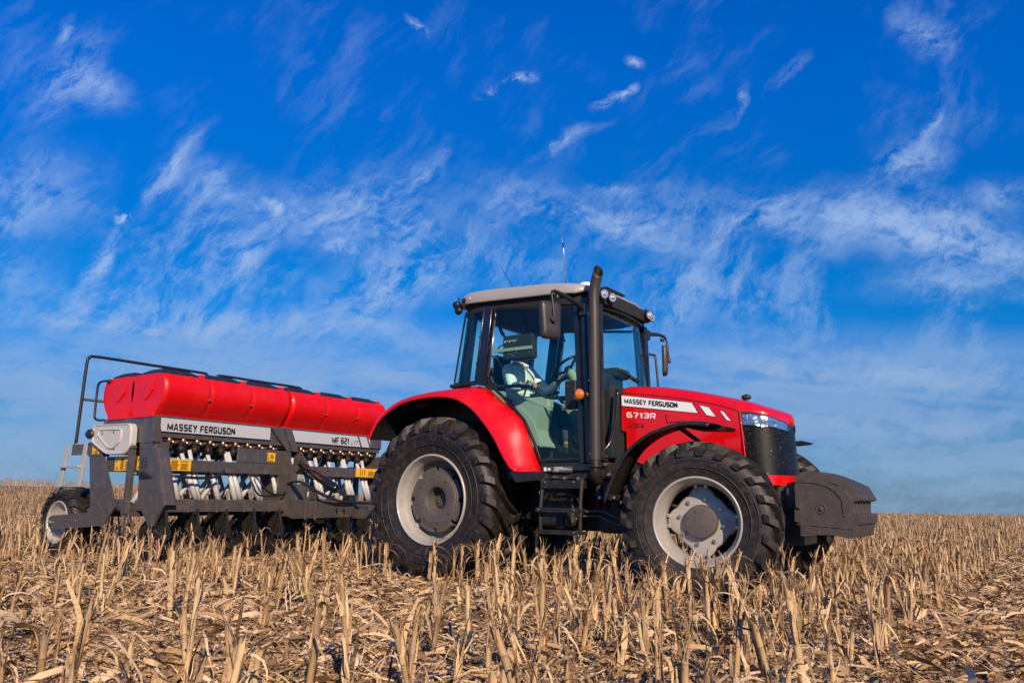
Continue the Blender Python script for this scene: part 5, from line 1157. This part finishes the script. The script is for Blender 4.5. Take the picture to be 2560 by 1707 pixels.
# open litter strip beside the rear wheel, and the wheel tracks
def seg_d(x, y, a, c):
    a = np.array(a); c = np.array(c); v_ = c-a; t_ = np.clip(((x-a[0])*v_[0]+(y-a[1])*v_[1])/(v_@v_), 0, 1); return np.hypot(x-a[0]-t_*v_[0], y-a[1]-t_*v_[1])
prob = np.where(d < 14, .86, .9)*np.where(d > 30, .6, 1)
prob = np.where(seg_d(x, y, (-3.0, -1.0), (1.7, -2.5)) < .75, .10, prob)
prob = np.where(seg_d(x, y, (1.7, -2.5), (2.6, -4.9)) < .50, .30, prob)
prob = np.where(seg_d(x, y, (4.6, -6.5), (4.2, -4.2)) < .5, prob*.6, prob)
prob = np.where((d < 3.3), prob*.5, prob)
prob = np.where((x < 1.6) & (y < -3.3), prob*.20, prob)
prob = np.where((x >= 1.6) & (x < 2.9) & (y < -3.2), prob*.38, prob)
prob = np.where((x >= 2.9) & (y < -3.6), prob*.75, prob)
keep &= rng.random(len(x)) < prob
x, y, d = x[keep], y[keep], d[keep]
# a few stray stalks in the open strip to the right
order = np.argsort(d); x, y, d = x[order], y[order], d[order]
z = height(x, y)-.0
NI = 300
me_near = []
for i in range(NV):
    v, f_, ms, tn = near[i]; me_near.append(np_mesh('corn_stalk', v, f_, SM, ms, tn))
LBL = 'pale cut maize stalk standing with a frayed top in the foreground stubble'
for i in range(NI):
    k = int(rng.integers(NV)); o = bpy.data.objects.new('corn_stalk', me_near[k]); COL.objects.link(o)
    o.location = (x[i], y[i], z[i]); s = rng.uniform(.85, 1.15); o.scale = (s*1.0, s*1.0, s*rng.uniform(.85, 1.1)); lean = .06 if rng.random() < .76 else .28
    o.rotation_euler = (rng.normal(0, lean), rng.normal(0, lean), rng.uniform(0, 6.28))
    tag(o, LBL, 'corn stalk', 'cut maize stalks standing in the foreground')
def scatter(idx, lib):
    V = []; F = []; MI = []; T = []; k0 = 0
    for i in idx:
        v, f_, ms, tn = lib[int(rng.integers(NV))]; a = rng.uniform(0, 6.28); c, s_ = math.cos(a), math.sin(a); sc = rng.uniform(.8, 1.15); sz = sc*rng.uniform(.8, 1.12); tl = .07 if rng.random() < .76 else .28; lx, ly = rng.normal(0, tl, 2)
        w_ = np.empty_like(v); w_[:, 0] = (v[:, 0]*c-v[:, 1]*s_)*sc+v[:, 2]*lx+x[i]; w_[:, 1] = (v[:, 0]*s_+v[:, 1]*c)*sc+v[:, 2]*ly+y[i]; w_[:, 2] = v[:, 2]*sz+z[i]
        V.append(w_); F.append(f_+k0); MI.append(ms); T.append((tn+rng.random()*.9) % .95); k0 += len(v)
    return np.concatenate(V), np.concatenate(F), np.concatenate(MI), np.concatenate(T)
rest = np.arange(NI, len(x)); md_ = rest[d[rest] < 16]; fr_ = rest[d[rest] >= 16]
A = scatter(md_, midv); B = scatter(fr_, farv)
V = np.concatenate([A[0], B[0]]); F = np.concatenate([A[1], B[1]+len(A[0])]); MI = np.concatenate([A[2], B[2]]); T = np.concatenate([A[3], B[3]])
o = bpy.data.objects.new('stubble', np_mesh('stubble', V, F, [M['stalk_far'], M['node'], M['litter']], MI, T)); COL.objects.link(o); tag(o, 'rows of cut maize stubble stretching to the horizon', 'stubble', kind='stuff')

# --- chopped leaves and husks lying on the ground
def litter(n, dmin, dmax, seg, lmul, wmul, lift):
    dep = np.sqrt(rng.uniform(dmin**2, dmax**2, n)); lt = rng.uniform(-.80, .80, n)*dep
    X = CX-dep*math.sin(YAW)+lt*math.cos(YAW); Y = CY+dep*math.cos(YAW)+lt*math.sin(YAW)
    ok = np.ones(n, bool)
    for (cx, cy, rx, ry) in ((0, -.62, .55, .34), (3.07, -.80, .34, .21), (-5.9, -1.76, .3, .2)): ok &= ~((abs(X-cx) < rx) & (abs(Y-cy) < ry))
    X, Y = X[ok], Y[ok]; n = len(X); Z = height(X, Y)+np.abs(rng.normal(0, lift, n))+.004
    L_ = np.exp(rng.normal(math.log(.070), .62, n))*lmul; L_ = np.clip(L_, .02, .42); W_ = np.exp(rng.normal(math.log(.0042), .58, n))*wmul; W_ = np.minimum(W_, .032)
    a = rng.uniform(0, 6.28, n); el = rng.normal(.0, .34, n); roll = rng.normal(0, .7, n); cv = rng.normal(0, .34, n)
    V = np.empty((n, seg+1, 2, 3), np.float32); ta = rng.normal(0, .8, n)
    for s in range(seg+1):
        f = s/seg; u_ = (f-.5)*L_; ang = a+cv*2*(f-.5); hx = u_*np.cos(ang); hy = u_*np.sin(ang); hz = u_*np.sin(el)+np.abs(cv)*.25*L_*(1-(2*f-1)**2)
        wd = W_*(.45+.55*np.sin(np.pi*min(max(f, .08), .92))); rl = roll+ta*(f-.5)*2
        sx, sy, sz = -np.sin(ang)*np.cos(rl), np.cos(ang)*np.cos(rl), np.sin(rl)
        for k, sg in ((0, -1), (1, 1)):
            V[:, s, k, 0] = X+hx+sg*sx*wd; V[:, s, k, 1] = Y+hy+sg*sy*wd; V[:, s, k, 2] = np.maximum(Z+hz+sg*sz*wd, height(X, Y)-.004)
    base = np.arange(n)[:, None]*(seg+1)*2+np.arange(seg)[None]*2; Q = np.stack([base, base+1, base+3, base+2], -1).reshape(-1, 4)
    t_ = np.clip(np.repeat(rng.beta(1.15, 1.15, n), (seg+1)*2)+rng.normal(0, .09, n*(seg+1)*2), 0, 1)
    return V.reshape(-1, 3), Q, t_
parts = [litter(105000, 1.8, 6.8, 3, 1.0, 1.0, .022), litter(5200, 2.0, 7.5, 5, 2.6, 2.3, .040), litter(105000, 6.4, 15, 2, 1.2, 1.35, .026), litter(42000, 14, 36, 1, 1.9, 2.2, .05)]
V = []; Q = []; T = []; k0 = 0
for v, q_, t_ in parts: V.append(v); Q.append(q_+k0); T.append(t_); k0 += len(v)
o = bpy.data.objects.new('straw_litter', np_mesh('straw_litter', np.concatenate(V), np.concatenate(Q), [M['litter']], None, np.concatenate(T))); COL.objects.link(o); tag(o, 'chopped maize leaves and husks lying over the soil', 'straw litter', kind='stuff')
# broken stem pieces lying flat between the leaves
V = []; F = []; T = []; k0 = 0
for i in range(520):
    dep_ = math.sqrt(rng.uniform(2.2**2, 9**2)); lt_ = rng.uniform(-.7, .7)*dep_; px = CX-dep_*math.sin(YAW)+lt_*math.cos(YAW); py = CY+dep_*math.cos(YAW)+lt_*math.sin(YAW)
    if blocked(np.array(px), np.array(py)): continue
    L_ = rng.uniform(.08, .34); a = rng.uniform(0, 6.28); el = abs(rng.normal(0, .12)); r_ = rng.uniform(.007, .013); tn = rng.random(); n = 7
    dvec = np.array([math.cos(a)*math.cos(el), math.sin(a)*math.cos(el), math.sin(el)]); sv = np.array([-math.sin(a), math.cos(a), 0]); uv_ = np.cross(dvec, sv)
    for s in range(4):
        c = np.array([px, py, float(height(px, py))+.02])+dvec*L_*(s/3)+sv*.01*math.sin(s+i)
        for k in range(n):
            an = 2*math.pi*k/n; j = rng.uniform(-.015, .015) if s in (0, 3) else 0; V.append(c+(sv*math.cos(an)+uv_*math.sin(an))*r_+dvec*j); T.append(tn*.9)
    for s in range(3):
        for k in range(n): F.append((k0+s*n+k, k0+s*n+(k+1) % n, k0+(s+1)*n+(k+1) % n, k0+(s+1)*n+k))
    k0 += 4*n
o = bpy.data.objects.new('broken_stems', np_mesh('broken_stems', np.array(V), np.array(F), [M['stalk_far']], None, np.array(T))); COL.objects.link(o); tag(o, 'broken stem pieces lying among the chopped leaves', 'straw litter', kind='stuff')

# --- low wooded rise far off to the left
b = MB(); rows = []
for j in range(7):
    row = []
    for i in range(40):
        a = YAW+R(46)-R(18)*i/39; dd = 560+60*j; px = CX-dd*math.sin(a); py = CY+dd*math.cos(a)
        hgt = (16+9*math.sin(i*.21+1.1)+3*math.sin(i*.77))*math.sin(math.pi*min(1, (i+.3)/30))*math.sin(math.pi*(j+.001)/6)
        row.append((px, py, max(-6, hgt)))
    rows.append(row)
b.grid(rows); o = b.build('hills', mat('far_woodland', (.05, .07, .035), .95, var=.3, vscale=.05)); tag(o, 'low dark green rise on the far left skyline', 'hill', kind='structure')
